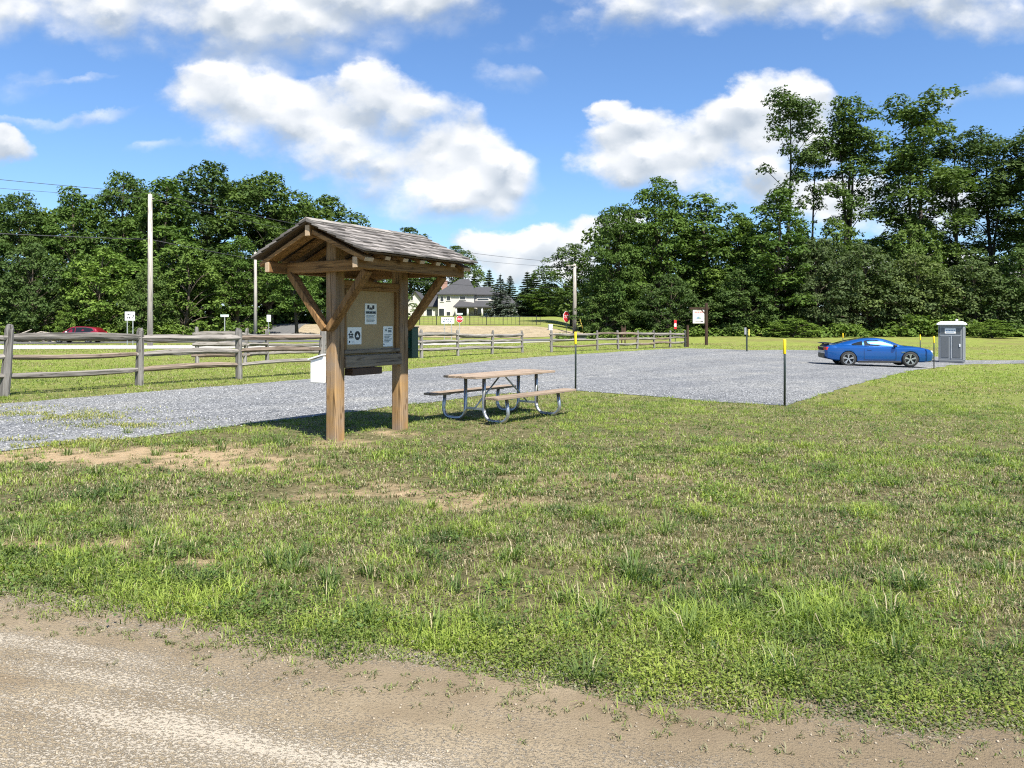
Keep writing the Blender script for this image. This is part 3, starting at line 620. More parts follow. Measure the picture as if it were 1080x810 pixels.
for a in (
 ('broad', -60, 82, 215, 90, 'leafy tree at the far left end of the left wood'),
 ('full', 18, 86, 206, 92, 'broad tree behind the tumbled brush pile at the far left'),
 ('round', 78, 88, 200, 86, 'round-topped tree rising behind the red car'),
 ('full', 132, 90, 184, 92, 'tall broad tree just left of the main utility pole'),
 ('tall', 172, 86, 190, 78, 'full leafy tree directly behind the main utility pole'),
 ('oak', 222, 92, 173, 96, 'darker oak-like tree with the highest top of the left wood'),
 ('oak', 284, 94, 184, 92, 'dark tree whose crown meets the kiosk roof peak'),
 ('round', 252, 84, 250, 70, 'mid-height tree left of the thin second utility pole'),
 ('bright', 108, 78, 262, 76, 'lighter green lower tree behind the red car and the two-legged road sign'),
 ('lowb', 36, 77, 258, 84, 'low dark bushy tree at the front of the wood above the brush pile'),
 ('bright', 196, 80, 256, 72, 'lighter green tree in front of the wood right of the main utility pole'),
 ('lowb', 158, 77, 282, 60, 'small bushy tree at the foot of the main utility pole'),
 ('oak', 345, 112, 208, 90, 'dark distant tree with its top above the kiosk ridge'),
 ('round', 300, 118, 222, 70, 'tree behind the left eave of the kiosk roof'),
 ('oak', 432, 190, 241, 60, 'dark treetop showing just over the far kiosk shingles'),
 ('oak', 482, 192, 260, 44, 'small round treetop past the far corner of the kiosk roof'),
 ('loneshade', 311, 80, 258, 56, 'lone lawn tree with a bare dark trunk beside the driveway'),
 ('lowb', 395, 128, 288, 70, 'low tree glimpsed between the kiosk posts above the board'),
): plant_tree(*a, group=LW)
for a in (
 ('full', 652, 80, 218, 84, 'rounded tree at the left end of the right wood'),
 ('broad', 694, 82, 190, 96, 'big broad tree topping the left part of the right wood'),
 ('tall', 744, 84, 206, 84, 'leafy tree behind the hanging trail sign'),
 ('round', 780, 82, 226, 74, 'tree standing behind the post with the grey plaque'),
 ('tall', 820, 78, 202, 76, 'upright bushy tree at the foot of the tallest bare-stemmed tree'),
 ('lowb', 786, 76, 280, 74, 'low bushy tree right of the hanging trail sign'),
 ('low', 862, 77, 252, 80, 'grey-green low tree rising behind the rear of the blue car'),
 ('low', 912, 78, 258, 88, 'spreading grey-green tree above the blue car'),
 ('lowb', 880, 84, 232, 84, 'mid-green tree just under the forked tall tree'),
 ('low', 966, 78, 268, 92, 'broad pale-leaved tree above the bonnet of the blue car'),
 ('low', 1026, 77, 274, 84, 'pale-leaved tree behind the portable toilet'),
 ('lowb', 1082, 76, 258, 84, 'bushy tree at the right edge beside the portable toilet'),
 ('low', 1150, 78, 250, 96, 'pale bushy tree at the far right end of the wood'),
 ('lowb', 960, 86, 238, 80, 'tree filling the foot of the broadest tall tree'),
 ('lowb', 706, 76, 290, 70, 'low dark tree behind the red trail marker'),
 ('lowb', 640, 78, 300, 60, 'low bush-like tree behind the leaning yellow post'),
): plant_tree(*a, group=RW)
for a in (
 ('locA', 830, 90, 95, 58, 'tallest slim tree standing against the white cloud'),
 ('locD', 858, 91, 150, 44, 'thin short tree with a bare stem right of the tallest slim tree'),
 ('locB', 897, 90, 103, 60, 'forked tall tree with several slim stems and airy crown'),
 ('locC', 966, 90, 97, 92, 'broadest tall tree with a layered pointed crown'),
 ('locE', 1010, 93, 138, 84, 'tall tree filling the sky right of the broadest tall tree'),
 ('locF', 1046, 92, 138, 84, 'tall tree with a curving stem near the right edge'),
 ('locB', 1086, 90, 138, 70, 'tall airy tree cut by the right edge'),
 ('locE', 1150, 92, 130, 96, 'tall spreading tree beyond the right edge'),
): plant_tree(*a, group='tall slim trees above the right wood')
for a in (
 ('oak', 604, 112, 258, 58, 'dark rounded tree behind the thin pole beside the lot'),
 ('lowb', 632, 104, 284, 60, 'dark tree left of the right wood behind the second stop sign'),
 ('tall', 580, 140, 300, 44, 'hazy green tree right of the large dark pine'),
): plant_tree(*a, group='trees between the house and the right wood')
for a in (
 ('fir', 500, 196, 290, 22, 'slim fir seen right behind the slate house roof'), ('fir', 516, 194, 286, 24, 'second fir from the house roof peak, just left of the blue spruce tip'),
 ('fir', 538, 196, 292, 24, 'fir rising right behind the blue spruce tip'), ('fir', 556, 192, 288, 26, 'tall pointed fir behind the large dark pine'), ('fir', 574, 190, 296, 26, 'fir at the right end of the conifer row'),
): plant_tree(*a, group='firs behind the slate-roofed house', name='fir_tree')
plant_tree('spruce', 528, 138, 291, 31, 'blue-grey spruce standing in front of the house', name='spruce_tree')
plant_tree('pine', 563, 146, 290, 46, 'large dark pine on the lawn right of the house', name='pine_tree')
plant_tree('pine', 590, 150, 304, 40, 'shorter dark pine at the right end of the house lawn', name='pine_tree')

# ---- thick background woods and undergrowth as masses
def mass(name, label, spots, cr, size, dens, squash, base, alt, seed):
    rng = np.random.default_rng(seed); C, rc = [], []
    for (x, y, h0, h1, n, w, dpt) in spots:
        for k in range(n):
            xx = x + (rng.random() - .5) * w; yy = y + (rng.random() - .5) * dpt
            C.append(np.array((xx, yy, float(H(xx, yy)) + h0 + (h1 - h0) * rng.random()))); rc.append(cr[0] + (cr[1] - cr[0]) * rng.random())
    V, Q, K = leafcloud(C, rc, dens, size, squash, rng, base=base, alt=alt)
    tag(link(name, npmesh(name, V, Q, None, K, mat=leafm)), label, kind='stuff')
sp = [(X(px, 100), 100, 0, Z(t, 100) - 2.2, 44, 9, 6) for px, t in ((-420, 236), (-360, 226), (-300, 232), (-240, 222), (-180, 228), (-120, 230), (-60, 228), (0, 224), (55, 215), (110, 205), (165, 200), (215, 195), (265, 195), (310, 215))]
sp += [(X(px, 136), 136, 1.5, Z(t, 136) - 4, 30, 12, 6) for px, t in ((320, 232), (370, 240))]
sp += [(X(px, 200), 200, 1.5, Z(t, 200) - 4, 30, 16, 6) for px, t in ((415, 272), (470, 296))]
sp += [(X(px, 96), 96, 0, Z(t, 96) - 2, 34, 9, 6) for px, t in ((660, 232), (710, 222), (760, 232), (810, 235), (860, 250), (910, 248), (960, 245), (1010, 245), (1060, 245), (1110, 235), (1180, 225))]
sp += [(X(px, 210), 210, 0, Z(t, 210) - 3, 16, 14, 6) for px, t in ((500, 312), (545, 312), (590, 314), (620, 300))]
sp += [(X(px, 106), 106, -.5, 6, 26, 10, 3) for px in range(-440, 345, 52)]
sp += [(X(px, 101), 101, -.5, 7, 26, 10, 3) for px in range(640, 1240, 52)]
mass('background_woods', 'dense dark woods behind the trees', sp, (1.1, 2.0), .34, 11, .75, (.04, .072, .018), (.07, .11, .026), 5)
sp = [(X(px, Y), Y, .05, h, n, 5, 2.2) for px, Y, h, n in [(p, 73.8 + 1.0 * math.sin(p * 1.7), (.15 if p < 770 else .4) + (.4 if p < 770 else 1.4) * abs(math.sin(p * .037 + math.sin(p))) ** 2, 5 + int(8 * abs(math.sin(p * 2.3)))) for p in range(620, 1240, 30)]]
sp += [(X(px, 76.5), 76.5, .1, 1.3 + .8 * abs(math.sin(px * .05)), 12, 5, 2) for px in range(-420, 262, 34)]
sp += [(X(px, 130), 130, .2, 2.0, 12, 9, 3) for px in range(300, 440, 30)]
mass('undergrowth', 'bright green undergrowth along the edge of the woods', sp, (.4, .85), .17, 42, .7, (.065, .115, .022), (.13, .195, .036), 6)
# bushes one can tell apart
def bush(px, Y, top, w, kind, label, group=None):
    return plant_tree(kind, px, Y, top, w, label, group, 'bush', 'bush')
bush(70, 76, 322, 26, 'bright', 'bright green leafy bush just left of the red car')
bush(18, 75.5, 338, 26, 'bright', 'light green bush beside the tumbled brush pile')
bush(1046, 71, 337, 40, 'bright', 'rounded bright bush right of the portable toilet', 'bushes along the right wood')
bush(838, 71.5, 336, 46, 'bright', 'bright bush line above the far edge of the gravel, left of the blue car', 'bushes along the right wood')
# ================================================================ KIOSK
KL = ((.34, .195, .078), (.115, .06, .024)); GREY = (.20, .17, .14)
kw = [wood('kiosk_timber_%s' % 'xyz'[i], KL[0], KL[1], i, grey=None) for i in range(3)]
kpost = wood('kiosk_post_timber', (.45, .28, .12), (.155, .085, .036), 2, grain=12, grey=(.30, .24, .19))
kgrey = wood('kiosk_weathered_rail', (.26, .215, .165), (.10, .08, .06), 1)
endm = simple('pale_end_grain', (.46, .34, .22), .9, var=.3, scale=40)
shing = attrcol('grey_shingles', rough=.9, spec=.2)
boardm, nt, b = newmat('tan_notice_board'); v = coords(nt, 'Object'); n1 = noise(nt, v, 3, 5, .6); n2 = noise(nt, v, 60, 3)
nt.links.new(mixc(nt, .3, ramp(nt, n1, [(.3, (.31, .215, .10)), (.7, (.41, .295, .15))]), ramp(nt, n2, [(.3, (.14, .1, .05)), (.7, (.4, .3, .18))])), b.inputs['Base Color']); b.inputs['Roughness'].default_value = .85
white = simple('white_plastic', (.80, .80, .80), .5, var=.04); paper = simple('white_paper', (.74, .76, .74), .7, var=.05)
ink = simple('black_ink', (.02, .022, .025), .6); greyink = simple('grey_ink', (.16, .20, .22), .7); dgreen = simple('dark_green_metal', (.006, .045, .032), .4, var=.1)
darkw = simple('dark_stained_box', (.06, .032, .018), .8)
KX, KY, KTH = -2.03, 10.80, 58.3
kz = float(H(KX, KY)); kr = R_(KTH - 90)
K = thing('trail_kiosk', 'brown timber trailhead kiosk with gabled shingle roof and pinned notice board', 'kiosk', (KX, KY, kz), kr)
HL, EW, RT, SL = 1.145, 1.005, 2.94, .433      # half length, half width, ridge top, slope
SP = .67
def zr(x): return RT - .045 - SL * abs(x)
for s in (-1, 1):
    mb = MB(); mb.box((0, 0, 1.35), (.18, .18, 2.74), bev=.012)
    p = mb.build('post', kpost, K); p.location = (0, s * SP, 0)
mb = MB(); mb.box((0, 0, 0), (.09, 2 * HL + .04, .16), bev=.01); rb = mb.build('ridge_beam', kw[1], K); rb.location = (0, 0, RT - .155)
mb = MB(); mb.box((0, -HL - .026, 0), (.08, .012, .14), bev=.004); e = mb.build('end_grain', endm, rb)
for s in (-1, 1):   # eave plates
    mb = MB(); mb.box((0, 0, 0), (.09, 2 * HL - .02, .15), bev=.012); pl = mb.build('eave_beam', kw[1], K); pl.location = (s * .80, 0, 2.345)
    for q in (-1, 1): mb = MB(); mb.box((0, q * (HL - .006), 0), (.08, .012, .135), bev=.004); mb.build('end_grain', endm, pl)
for s in (-1, 1):
    mb = MB(); mb.box((0, 0, 0), (1.505, .08, .15), bev=.01); t = mb.build('tie_beam', kw[0], K); t.location = (0, s * (SP + .132), 2.343)
    for q in (-1, 1):
        mb = MB(); y = s * (SP + .132); mb.beam((q * .03, y, 1.50), (q * .70, y, 2.268), .085, .13, (0, 1, 0), bev=.008)
        br_ = mb.build('knee_brace', kw[2], K)
        mb = MB(); yb = y + s * .045; mb.tube([(q * .09, yb - s * .01, 1.575), (q * .09, yb + s * .008, 1.575)], .016, 8); mb.build('bolt', darkw, br_)
        mb = MB(); mb.tube([(q * .64, yb - s * .01, 2.195), (q * .64, yb + s * .008, 2.195)], .016, 8); mb.build('bolt', darkw, br_)
ny_ = 7
for s in (-1, 1):
    for k in range(ny_):
        y = -HL + .09 + (2 * HL - .18) * k / (ny_ - 1); gab = k in (0, ny_ - 1); dp = .185 if gab else .11; wd = .055
        mb = MB(); x0, x1 = .048, EW - .055; a = (s * x0, y, zr(x0) - dp / 2 - .012); c = (s * x1, y, zr(x1) - dp / 2 - .012)
        mb.beam(a, c, wd, dp, (0, 1, 0), bev=.006); rf = mb.build('rafter', kw[0], K)
        d = (Vector(c) - Vector(a)).normalized(); mb = MB(); e0 = Vector(c) + d * .001; mb.beam(e0, e0 + d * .010, wd * .86, dp * .86, (0, 1, 0), bev=.003); mb.build('rafter_tip', endm, rf)
# roof: board deck plus individually laid shingles in one weathered skin
rng = random.Random(4); mb = MB()
for s in (-1, 1):
    L = math.hypot(EW, EW * SL); ang = math.atan(SL); rot = Matrix.Rotation(s * ang, 3, 'Y')
    nrm = rot @ Vector((0, 0, 1)); dn = Vector((s * math.cos(ang), 0, -math.sin(ang)))
    top = Vector((0, 0, RT - .045))
    mb.box(top + dn * (L / 2) + nrm * .0 + Vector((0, 0, .0)), (L, 2 * HL + .10, .018), rot, tint=(.10, .07, .045))
    rows = 7; ex = L / rows
    for r in range(rows):
        y = -HL - .07
        while y < HL + .06:
            wd = rng.uniform(.085, .19); wd = min(wd, HL + .075 - y)
            if wd < .03: break
            g = rng.choice((rng.uniform(.08, .16), rng.uniform(.13, .24), rng.uniform(.16, .28))); tn = (g * 1.04, g * .95, g * .87)
            ln = ex * 1.35 + rng.uniform(-.006, .014); sc = top + dn * ((r + 1) * ex - ln / 2 + .02 + rng.uniform(-.005, .008)) + nrm * (.024 + rng.uniform(0, .006)) + Vector((0, y + wd / 2, 0))
            tilt = Matrix.Rotation(s * (ang - .085 - rng.uniform(0, .04)), 3, 'Y')
            mb.box(sc, (ln, wd - rng.uniform(.001, .005), (.020 + rng.uniform(0, .008))), tilt, tint=tn); y += wd
for k in range(12):
    g = rng.uniform(.15, .28); y = -HL - .06 + (2 * HL + .12) * (k + .5) / 12
    for s in (-1, 1): mb.box((s * .055, y, RT - .018 + rng.uniform(0, .006)), (.13, (2 * HL + .12) / 12 - .004, .014), Matrix.Rotation(s * (math.atan(SL) - .02), 3, 'Y'), tint=(g, g * .92, g * .82))
mb.build('shingle_roof', shing, K, tint=True)
# notice board between the posts
bx = .0
mb = MB(); mb.box((bx, 0, 1.63), (.03, 1.13, 1.0)); mb.build('board_panel', boardm, K)
mb = MB(); mb.box((.02, 0, 2.135), (.10, 1.155, .075), bev=.006); mb.build('board_header', kw[1], K)
mb = MB(); mb.box((.035, 0, 2.07), (.055, 1.15, .05), bev=.005); mb.build('board_frame', kw[1], K)
for s in (-1, 1):
    mb = MB(); mb.box((.035, s * .545, 1.63), (.055, .055, .83), bev=.005); mb.build('board_frame', kw[2], K)
mb = MB(); mb.box((.05, 0, 1.195), (.07, 1.15, .055), bev=.008); mb.build('board_ledge', kgrey, K)
mb = MB(); mb.box((.055, 0, 1.06), (.13, 1.155, .165), bev=.01); mb.build('board_rail', kgrey, K)
mb = MB(); mb.box((0, 0, 0), (.16, .60, .10), bev=.006); t = mb.build('hanging_box', darkw, K); t.location = (.02, -.14, .915)
# brochure boxes screwed on to the posts
mb = MB(); mb.box((0, 0, 0), (.25, .22, .30), bev=.006); t = mb.build('brochure_box', white, K); t.location = (-.235, -SP + .0, .93)
mb = MB(); mb.poly([(-.155, -.13, .155), (.135, -.13, .225), (.135, -.13, .245), (-.155, -.13, .175)], (0, .26, 0)); mb.poly([(-.125, -.11, .145), (.125, -.11, .145), (.125, -.11, .215)], (0, .22, 0)); mb.build('lid', white, t)
mb = MB(); mb.box((0, 0, 0), (.15, .15, .46), bev=.008); t = mb.build('dispenser_box', dgreen, K); t.location = (.02, SP + .245, 1.29)
mb = MB(); mb.box((0, 0, .238), (.165, .165, .02), bev=.004); mb.build('lid', dgreen, t)
mb = MB(); mb.box((0, -.115, 0), (.05, .08, .16)); mb.build('bracket', dgreen, t)
# pinned notices: flat sheets with their printed marks
def on_board(px, py):
    m = K.matrix_basis.inverted(); o = m @ Vector((0, 0, CAMZ)); r = m.to_3x3() @ Vector(ray(px, py)); t = (.0175 - o.x) / r.x; return o + r * t
def notice(p0, p1, label, marks):
    a, c = on_board(*p0), on_board(*p1); w_, h_ = c.y - a.y, a.z - c.z; mb = MB()
    mb.box((0, 0, 0), (.003, w_, h_))
    for mk in marks:
        k, u0, v0, u1, v1 = mk[:5]; mi = mk[5] if len(mk) > 5 else 1; cy = ((u0 + u1) / 2 - .5) * w_; cz = (.5 - (v0 + v1) / 2) * h_; dy = (u1 - u0) * w_; dz = (v1 - v0) * h_
        if k == 'b': mb.box((.0022, cy, cz), (.0016, dy, dz), mi=mi)
        else:
            n = {'o': 16, 't': 3, 'd': 4}[k]; st = {'o': 0, 't': math.pi / 2, 'd': 0}[k]
            mb.poly([(.0014 + (.0006 if mi == 0 else 0), cy + dy / 2 * math.cos(st + 6.2832 * j / n), cz + dz / 2 * math.sin(st + 6.2832 * j / n)) for j in range(n)], (.0016, 0, 0), mi)
    o = mb.build('paper_notice', [paper, ink, greyink]); M = K.matrix_basis @ Matrix.Translation(((.0195), (a.y + c.y) / 2, (a.z + c.z) / 2)); o.matrix_basis = M
    return tag(o, label, 'notice', 'paper notices pinned to the kiosk board')
notice((384.7, 320), (397, 342), 'tall white notice with dark emblem and title band, topmost on the board',
   [('b', .2, .08, .38, .26), ('b', .62, .08, .8, .26), ('t', .3, .16, .7, .34), ('b', .06, .36, .94, .5, 2), ('b', .12, .40, .34, .47), ('b', .42, .40, .6, .47), ('b', .66, .40, .88, .47)] + [('b', .12, .56 + .06 * k, .86 - .1 * (k % 2), .585 + .06 * k, 2) for k in range(6)])
notice((366.3, 345.2), (381, 363), 'white notice with black figures and round black emblem, lowest left of the board',
   [('o', .17, .2, .31, .34), ('d', .05, .34, .25, .50), ('d', .23, .34, .43, .50), ('b', .12, .5, .38, .56), ('b', .1, .58, .42, .64), ('o', .5, .22, .92, .76), ('t', .57, .36, .85, .66, 0), ('b', .1, .78, .18, .9), ('b', .3, .84, .5, .87, 2)])
notice((404, 344.2), (414, 365.2), 'narrow white leaflet with lines of grey print, lower right of the board',
   [('t', .15, .08, .42, .3, 2), ('b', .5, .08, .9, .13, 2), ('b', .5, .18, .86, .3, 2)] + [('b', .12, .40 + .07 * k, .9 - .14 * (k % 3), .44 + .07 * k, 2) for k in range(6)] + [('t', .0, .84, .16, .94)])

# ================================================================ PICNIC TABLE
galv = simple('galvanised_tube', (.42, .44, .46), .38, metal=.85, var=.18, scale=30)
plank = wood('bleached_table_plank', (.36, .28, .205), (.19, .14, .10), 0, grain=14, bumpd=.002); plank.node_tree.nodes['Principled BSDF'].inputs['Roughness'].default_value = .75
gT = G(527, 439); P = thing('picnic_table', 'picnic table with bleached tan planks on curved galvanised tube legs', 'picnic table', (-.17, 13.05, float(H(-.17, 13.05)) + .012), R_(52))
mb = MB()
for k in range(5): mb.box((0, -.284 + .142 * k, .735), (2.2, .136, .038), bev=.004)
mb.build('tabletop', plank, P)
for s in (-1, 1):
    mb = MB()
    for k in range(2): mb.box((0, s * (.60 + .135 * k), .425), (2.2, .128, .038), bev=.004)
    mb.build('bench_seat', plank, P)
def arc(c, r, a0, a1, n, x): return [(x, c[0] + r * math.cos(a0 + (a1 - a0) * i / n), c[1] + r * math.sin(a0 + (a1 - a0) * i / n)) for i in range(n + 1)]
for x in (-.72, .72):
    for s in (-1, 1):
        pts = [(x, s * .20, .714), (x, s * .20, .19)] + [(p[0], s * p[1], p[2]) for p in arc((.375, .19), .175, math.pi, 1.5 * math.pi, 6, x)] + [(p[0], s * p[1], p[2]) for p in arc((.545, .17), .155, 1.5 * math.pi, 2 * math.pi, 6, x)] + [(x, s * .668, .40)]
        mb = MB(); mb.tube(pts, .030, 10); mb.build('leg', galv, P, True)
    mb = MB(); mb.box((x, 0, .708), (.045, .64, .016)); mb.build('top_bracket', galv, P)
    mb = MB(); mb.box((x, 0, .20), (.04, .37, .035)); mb.build('crossbar', galv, P)
    for s in (-1, 1):
        mb = MB(); mb.box((x, s * .668, .4), (.045, .24, .014)); mb.build('seat_bracket', galv, P)
    mb = MB(); mb.tube([(x * .08, 0, .705), (x * .98, 0, .215)], .014, 8); mb.build('diagonal_brace', galv, P, True)

# ================================================================ SPLIT RAIL FENCES
wpost = wood('weathered_post', (.30, .285, .26), (.075, .07, .064), 2, grain=13, bumpd=.02)
wrail = wood('weathered_rail', (.32, .295, .26), (.085, .076, .066), 0, grain=13, bumpd=.02)
wbrown = wood('brown_weathered_rail', (.27, .215, .165), (.085, .064, .048), 0, grain=18, bumpd=.01)
def fence(label, pts, hts, skip=(), seed=0, rails=3, w=.14):
    rg = random.Random(seed); x0, y0 = pts[0]; F_ = thing('split_rail_fence', label, 'fence', (x0, y0, float(H(x0, y0))), 0, 'split rail fences around the lot'); z0 = float(H(x0, y0)); tops = []
    for (x, y), h in zip(pts, hts):
        z = float(H(x, y)) - z0; lx, ly = rg.uniform(-.06, .06), rg.uniform(-.05, .05)
        mb = MB(); n = 8; rings = [(-.15, 1), (h * .33, .97), (h * .66, .95), (h * .93, .88), (h, .62)]; vs = []
        ph = rg.random() * 6
        for zz, rr in rings:
            for j in range(n):
                a = 2 * math.pi * j / n + ph; r = w / 2 * rr * (1.08 if j % 2 else .92) * (1 + rg.uniform(-.13, .13)); vs.append((r * math.cos(a) * 1.1 + lx * zz, r * math.sin(a) * .85 + ly * zz, zz + (rg.uniform(-.02, .02) if zz == h else 0)))
        fs = [(i * n + j, i * n + (j + 1) % n, (i + 1) * n + (j + 1) % n, (i + 1) * n + j) for i in range(len(rings) - 1) for j in range(n)] + [tuple((len(rings) - 1) * n + j for j in range(n))]
        mb.add(vs, fs); o = mb.build('post', wpost, F_); o.location = (x - x0, y - y0, z)
        tops.append((x - x0, y - y0, z, h, lx, ly))
    for i in range(len(pts) - 1):
        if i in skip: continue
        a, b = tops[i], tops[i + 1]
        for r in range(rails):
            f = (.285, .55, .815)[r]; za = a[2] + a[3] * f + rg.uniform(-.02, .02); zb = b[2] + b[3] * f + rg.uniform(-.02, .02)
            A = Vector((a[0] + a[4] * f, a[1] + a[5] * f, za)); B = Vector((b[0] + b[4] * f, b[1] + b[5] * f, zb)); d = B - A; L = d.length; d.normalize(); A -= d * rg.uniform(.08, .2); B += d * rg.uniform(.08, .2)
            nn = 9; L = (B - A).length; big = rg.uniform(.9, 1.25) * (1.2 if r == 2 else 1); mb = MB(); ph = rg.random() * 6; vs = []; k = 7
            bow = rg.uniform(-.06, .05); cr = [rg.uniform(.75, 1.2) for _ in range(k)]
            for q in range(nn):
                t = q / (nn - 1); th = min(1, .55 + 3.2 * min(t, 1 - t)); rad = .062 * big * (.85 + w) * th
                for j in range(k):
                    an = 2 * math.pi * j / k + ph + .4 * t; rr = rad * cr[j] * (1 + rg.uniform(-.16, .16)); vs.append((t * L, rr * math.cos(an) + .015 * math.sin(t * 7 + ph), rr * math.sin(an) * 1.1 + bow * math.sin(t * math.pi)))
            fs = [(q * k + j, q * k + (j + 1) % k, (q + 1) * k + (j + 1) % k, (q + 1) * k + j) for q in range(nn - 1) for j in range(k)] + [tuple(range(k))[::-1], tuple((nn - 1) * k + j for j in range(k))]
            mb.add(vs, fs); o = mb.build('rail', wbrown if rg.random() < .22 else wrail, F_); o.location = A; o.rotation_mode = 'QUATERNION'; o.rotation_quaternion = d.to_track_quat('X', 'Z')
    return F_
def fp(px, py): g = G(px, py); return (g[0], g[1])
A0, A1, A2, A3 = fp(5, 418), fp(147, 407), fp(252, 400), fp(338, 394)
dA = (A1[0] - A0[0], A1[1] - A0[1])
def ht(px, top, base): return max(1.0, (base - top) * G(px, base)[1] / 800)
fence('nearest weathered three-rail fence running from the left frame edge towards the kiosk', [(A0[0] - dA[0], A0[1] - dA[1]), A0, A1, A2, A3], [1.45, ht(5, 342.5, 418), ht(147, 346, 407), ht(252, 346, 400), ht(338, 347, 394)], seed=3, w=.175)
Bp = [(208, 345, 387), (258, 346, 386), (282, 347.5, 383), (344, 348, 380.6)]
fence('second three-rail fence standing behind the near fence, left of the kiosk', [fp(p, b_) for p, t, b_ in Bp], [ht(p, t, b_) for p, t, b_ in Bp], seed=8)
Cp = [(410, 347.6, 379.5), (444.6, 347.6, 377.8), (483, 348, 375.3), (519, 348.6, 373.4), (551, 348.8, 371.8)]
fence('three-rail fence behind the picnic table, in front of the tan bank', [fp(p, b_) for p, t, b_ in Cp], [ht(p, t, b_) for p, t, b_ in Cp], seed=12)
Dp = [(581.5, 348.2, 371.5), (630, 348.6, 369.6), (652, 348.6, 368.6), (672, 348.6, 367.9), (690, 348.6, 367.2), (706.7, 348.6, 366.5), (722.6, 348.6, 365.8)]
fence('farthest fence with close-set pale posts ending beside the hanging trail sign', [fp(p, b_) for p, t, b_ in Dp], [ht(p, t, b_) for p, t, b_ in Dp], seed=17)

# ================================================================ MARKER POSTS
dpole = simple('dark_green_steel', (.018, .028, .024), .45, var=.2); yel = simple('yellow_reflective_sleeve', (.85, .60, .01), .45, var=.05)
def marker(px, top, base, label, w=.055, Y=None):
    if Y is None: x, y, z = G(px, base)
    else: x, y = X(px, Y), Y; z = float(H(x, y))
    h = Z(top, y) - z; r = thing('marker_post', label, 'marker post', (x, y, z), random.uniform(-.3, .3), 'dark marker posts with yellow tops')
    mb = MB(); mb.tube([(0, 0, -.1), (.004, 0, h * .5), (.0, 0, h - .012)], [w * .42, w * .42, w * .42], 10); mb.build('pole', dpole, r, True)
    mb = MB(); mb.lathe([(w * .52, h - .30), (w * .56, h - .295), (w * .56, h - .01), (w * .45, h), (.001, h + .002)], 14); mb.build('sleeve', yel, r, True)
    return r
marker(827.5, 358, 428, 'yellow-topped post at the near corner of the gravel lot')
marker(607, 350, 412, 'yellow-topped post in line with the thin pale utility pole, right of the picnic table')
marker(985, 354.5, 389, 'yellow-topped post between the blue car and the portable toilet')
marker(970.5, 353, 378, 'yellow-topped post behind the bonnet of the blue car', Y=41)
marker(889, 351.5, 372, 'yellow-topped post showing above the boot of the blue car', Y=48)
# ================================================================ VEHICLES
def paint(name, c, metal=.6):
    m, nt, b = newmat(name); b.inputs['Base Color'].default_value = c4(c); b.inputs['Metallic'].default_value = metal; b.inputs['Roughness'].default_value = .28
    b.inputs['Coat Weight'].default_value = 1; b.inputs['Coat Roughness'].default_value = .03
    n = noise(nt, coords(nt, 'Object'), 500, 2); bump(nt, b, n, .0004); return m
glass, nt, b = newmat('tinted_glass'); b.inputs['Base Color'].default_value = (.012, .015, .018, 1); b.inputs['Roughness'].default_value = .06; b.inputs['Specular IOR Level'].default_value = .32
blackp = simple('black_plastic', (.014, .014, .015), .45); tyre = simple('tyre_rubber', (.02, .02, .02), .85); alloy = simple('alloy_rim', (.55, .56, .58), .3, metal=.9, var=.05)
redl = simple('red_lamp', (.45, .01, .012), .2, coat=1); lampm = simple('clear_lamp', (.75, .78, .80), .12, coat=1, var=.05)
chrome = simple('bright_trim', (.75, .75, .76), .15, metal=1, var=.03); archm = simple('wheel_well', (.01, .01, .01), .9)
def loft(mb, secs, mi=0, cap=True):
    # secs: list of (x, [(y,z)...]) half outlines from lower centre to upper centre; mirrored
    rings = []
    for x, hp in secs:
        rings.append([(x, y, z) for y, z in hp] + [(x, -y, z) for y, z in hp[::-1] if abs(y) > 1e-6])
    n = len(rings[0]); vs = [p for r in rings for p in r]
    fs = [(i * n + j, i * n + (j + 1) % n, (i + 1) * n + (j + 1) % n, (i + 1) * n + j) for i in range(len(rings) - 1) for j in range(n)]
    if cap: fs += [tuple(range(n))[::-1], tuple((len(rings) - 1) * n + j for j in range(n))]
    mb.add(vs, fs, mi)
def interp(tab, x):
    xs = [t[0] for t in tab]; return [float(np.interp(x, xs, [t[k] for t in tab])) for k in range(1, len(tab[0]))]
def smooth_tab(tab, n):
    # Catmull-Rom resample so that bonnet, roof and flanks curve
    xs = np.array([t[0] for t in tab]); out = []
    for x in np.linspace(xs[0], xs[-1], n):
        i = int(np.clip(np.searchsorted(xs, x) - 1, 0, len(xs) - 2)); t = (x - xs[i]) / (xs[i + 1] - xs[i]); row = [float(x)]
        for k in range(1, len(tab[0])):
            p = [tab[max(0, i - 1)][k], tab[i][k], tab[i + 1][k], tab[min(len(xs) - 1, i + 2)][k]]
            row.append(float(.5 * (2 * p[1] + (p[2] - p[0]) * t + (2 * p[0] - 5 * p[1] + 4 * p[2] - p[3]) * t * t + (3 * p[1] - p[0] - 3 * p[2] + p[3]) * t ** 3)))
        out.append(tuple(row))
    return out
def body_from(tab, n=44):
    secs = []
    for x, w, zb, zs, zt in smooth_tab(tab, n):
        w = max(w, .2); zm = zb + (zs - zb) * .55
        secs.append((x, [(0, zb), (w * .86, zb), (w * .975, zb + .06), (w * 1.0, zm - .08), (w * .985, zm + .03), (w * 1.0, zs - .09), (w * .965, zs), (w * .86, zs + (zt - zs) * .72), (w * .5, zt), (0, zt + .012)]))
    return secs
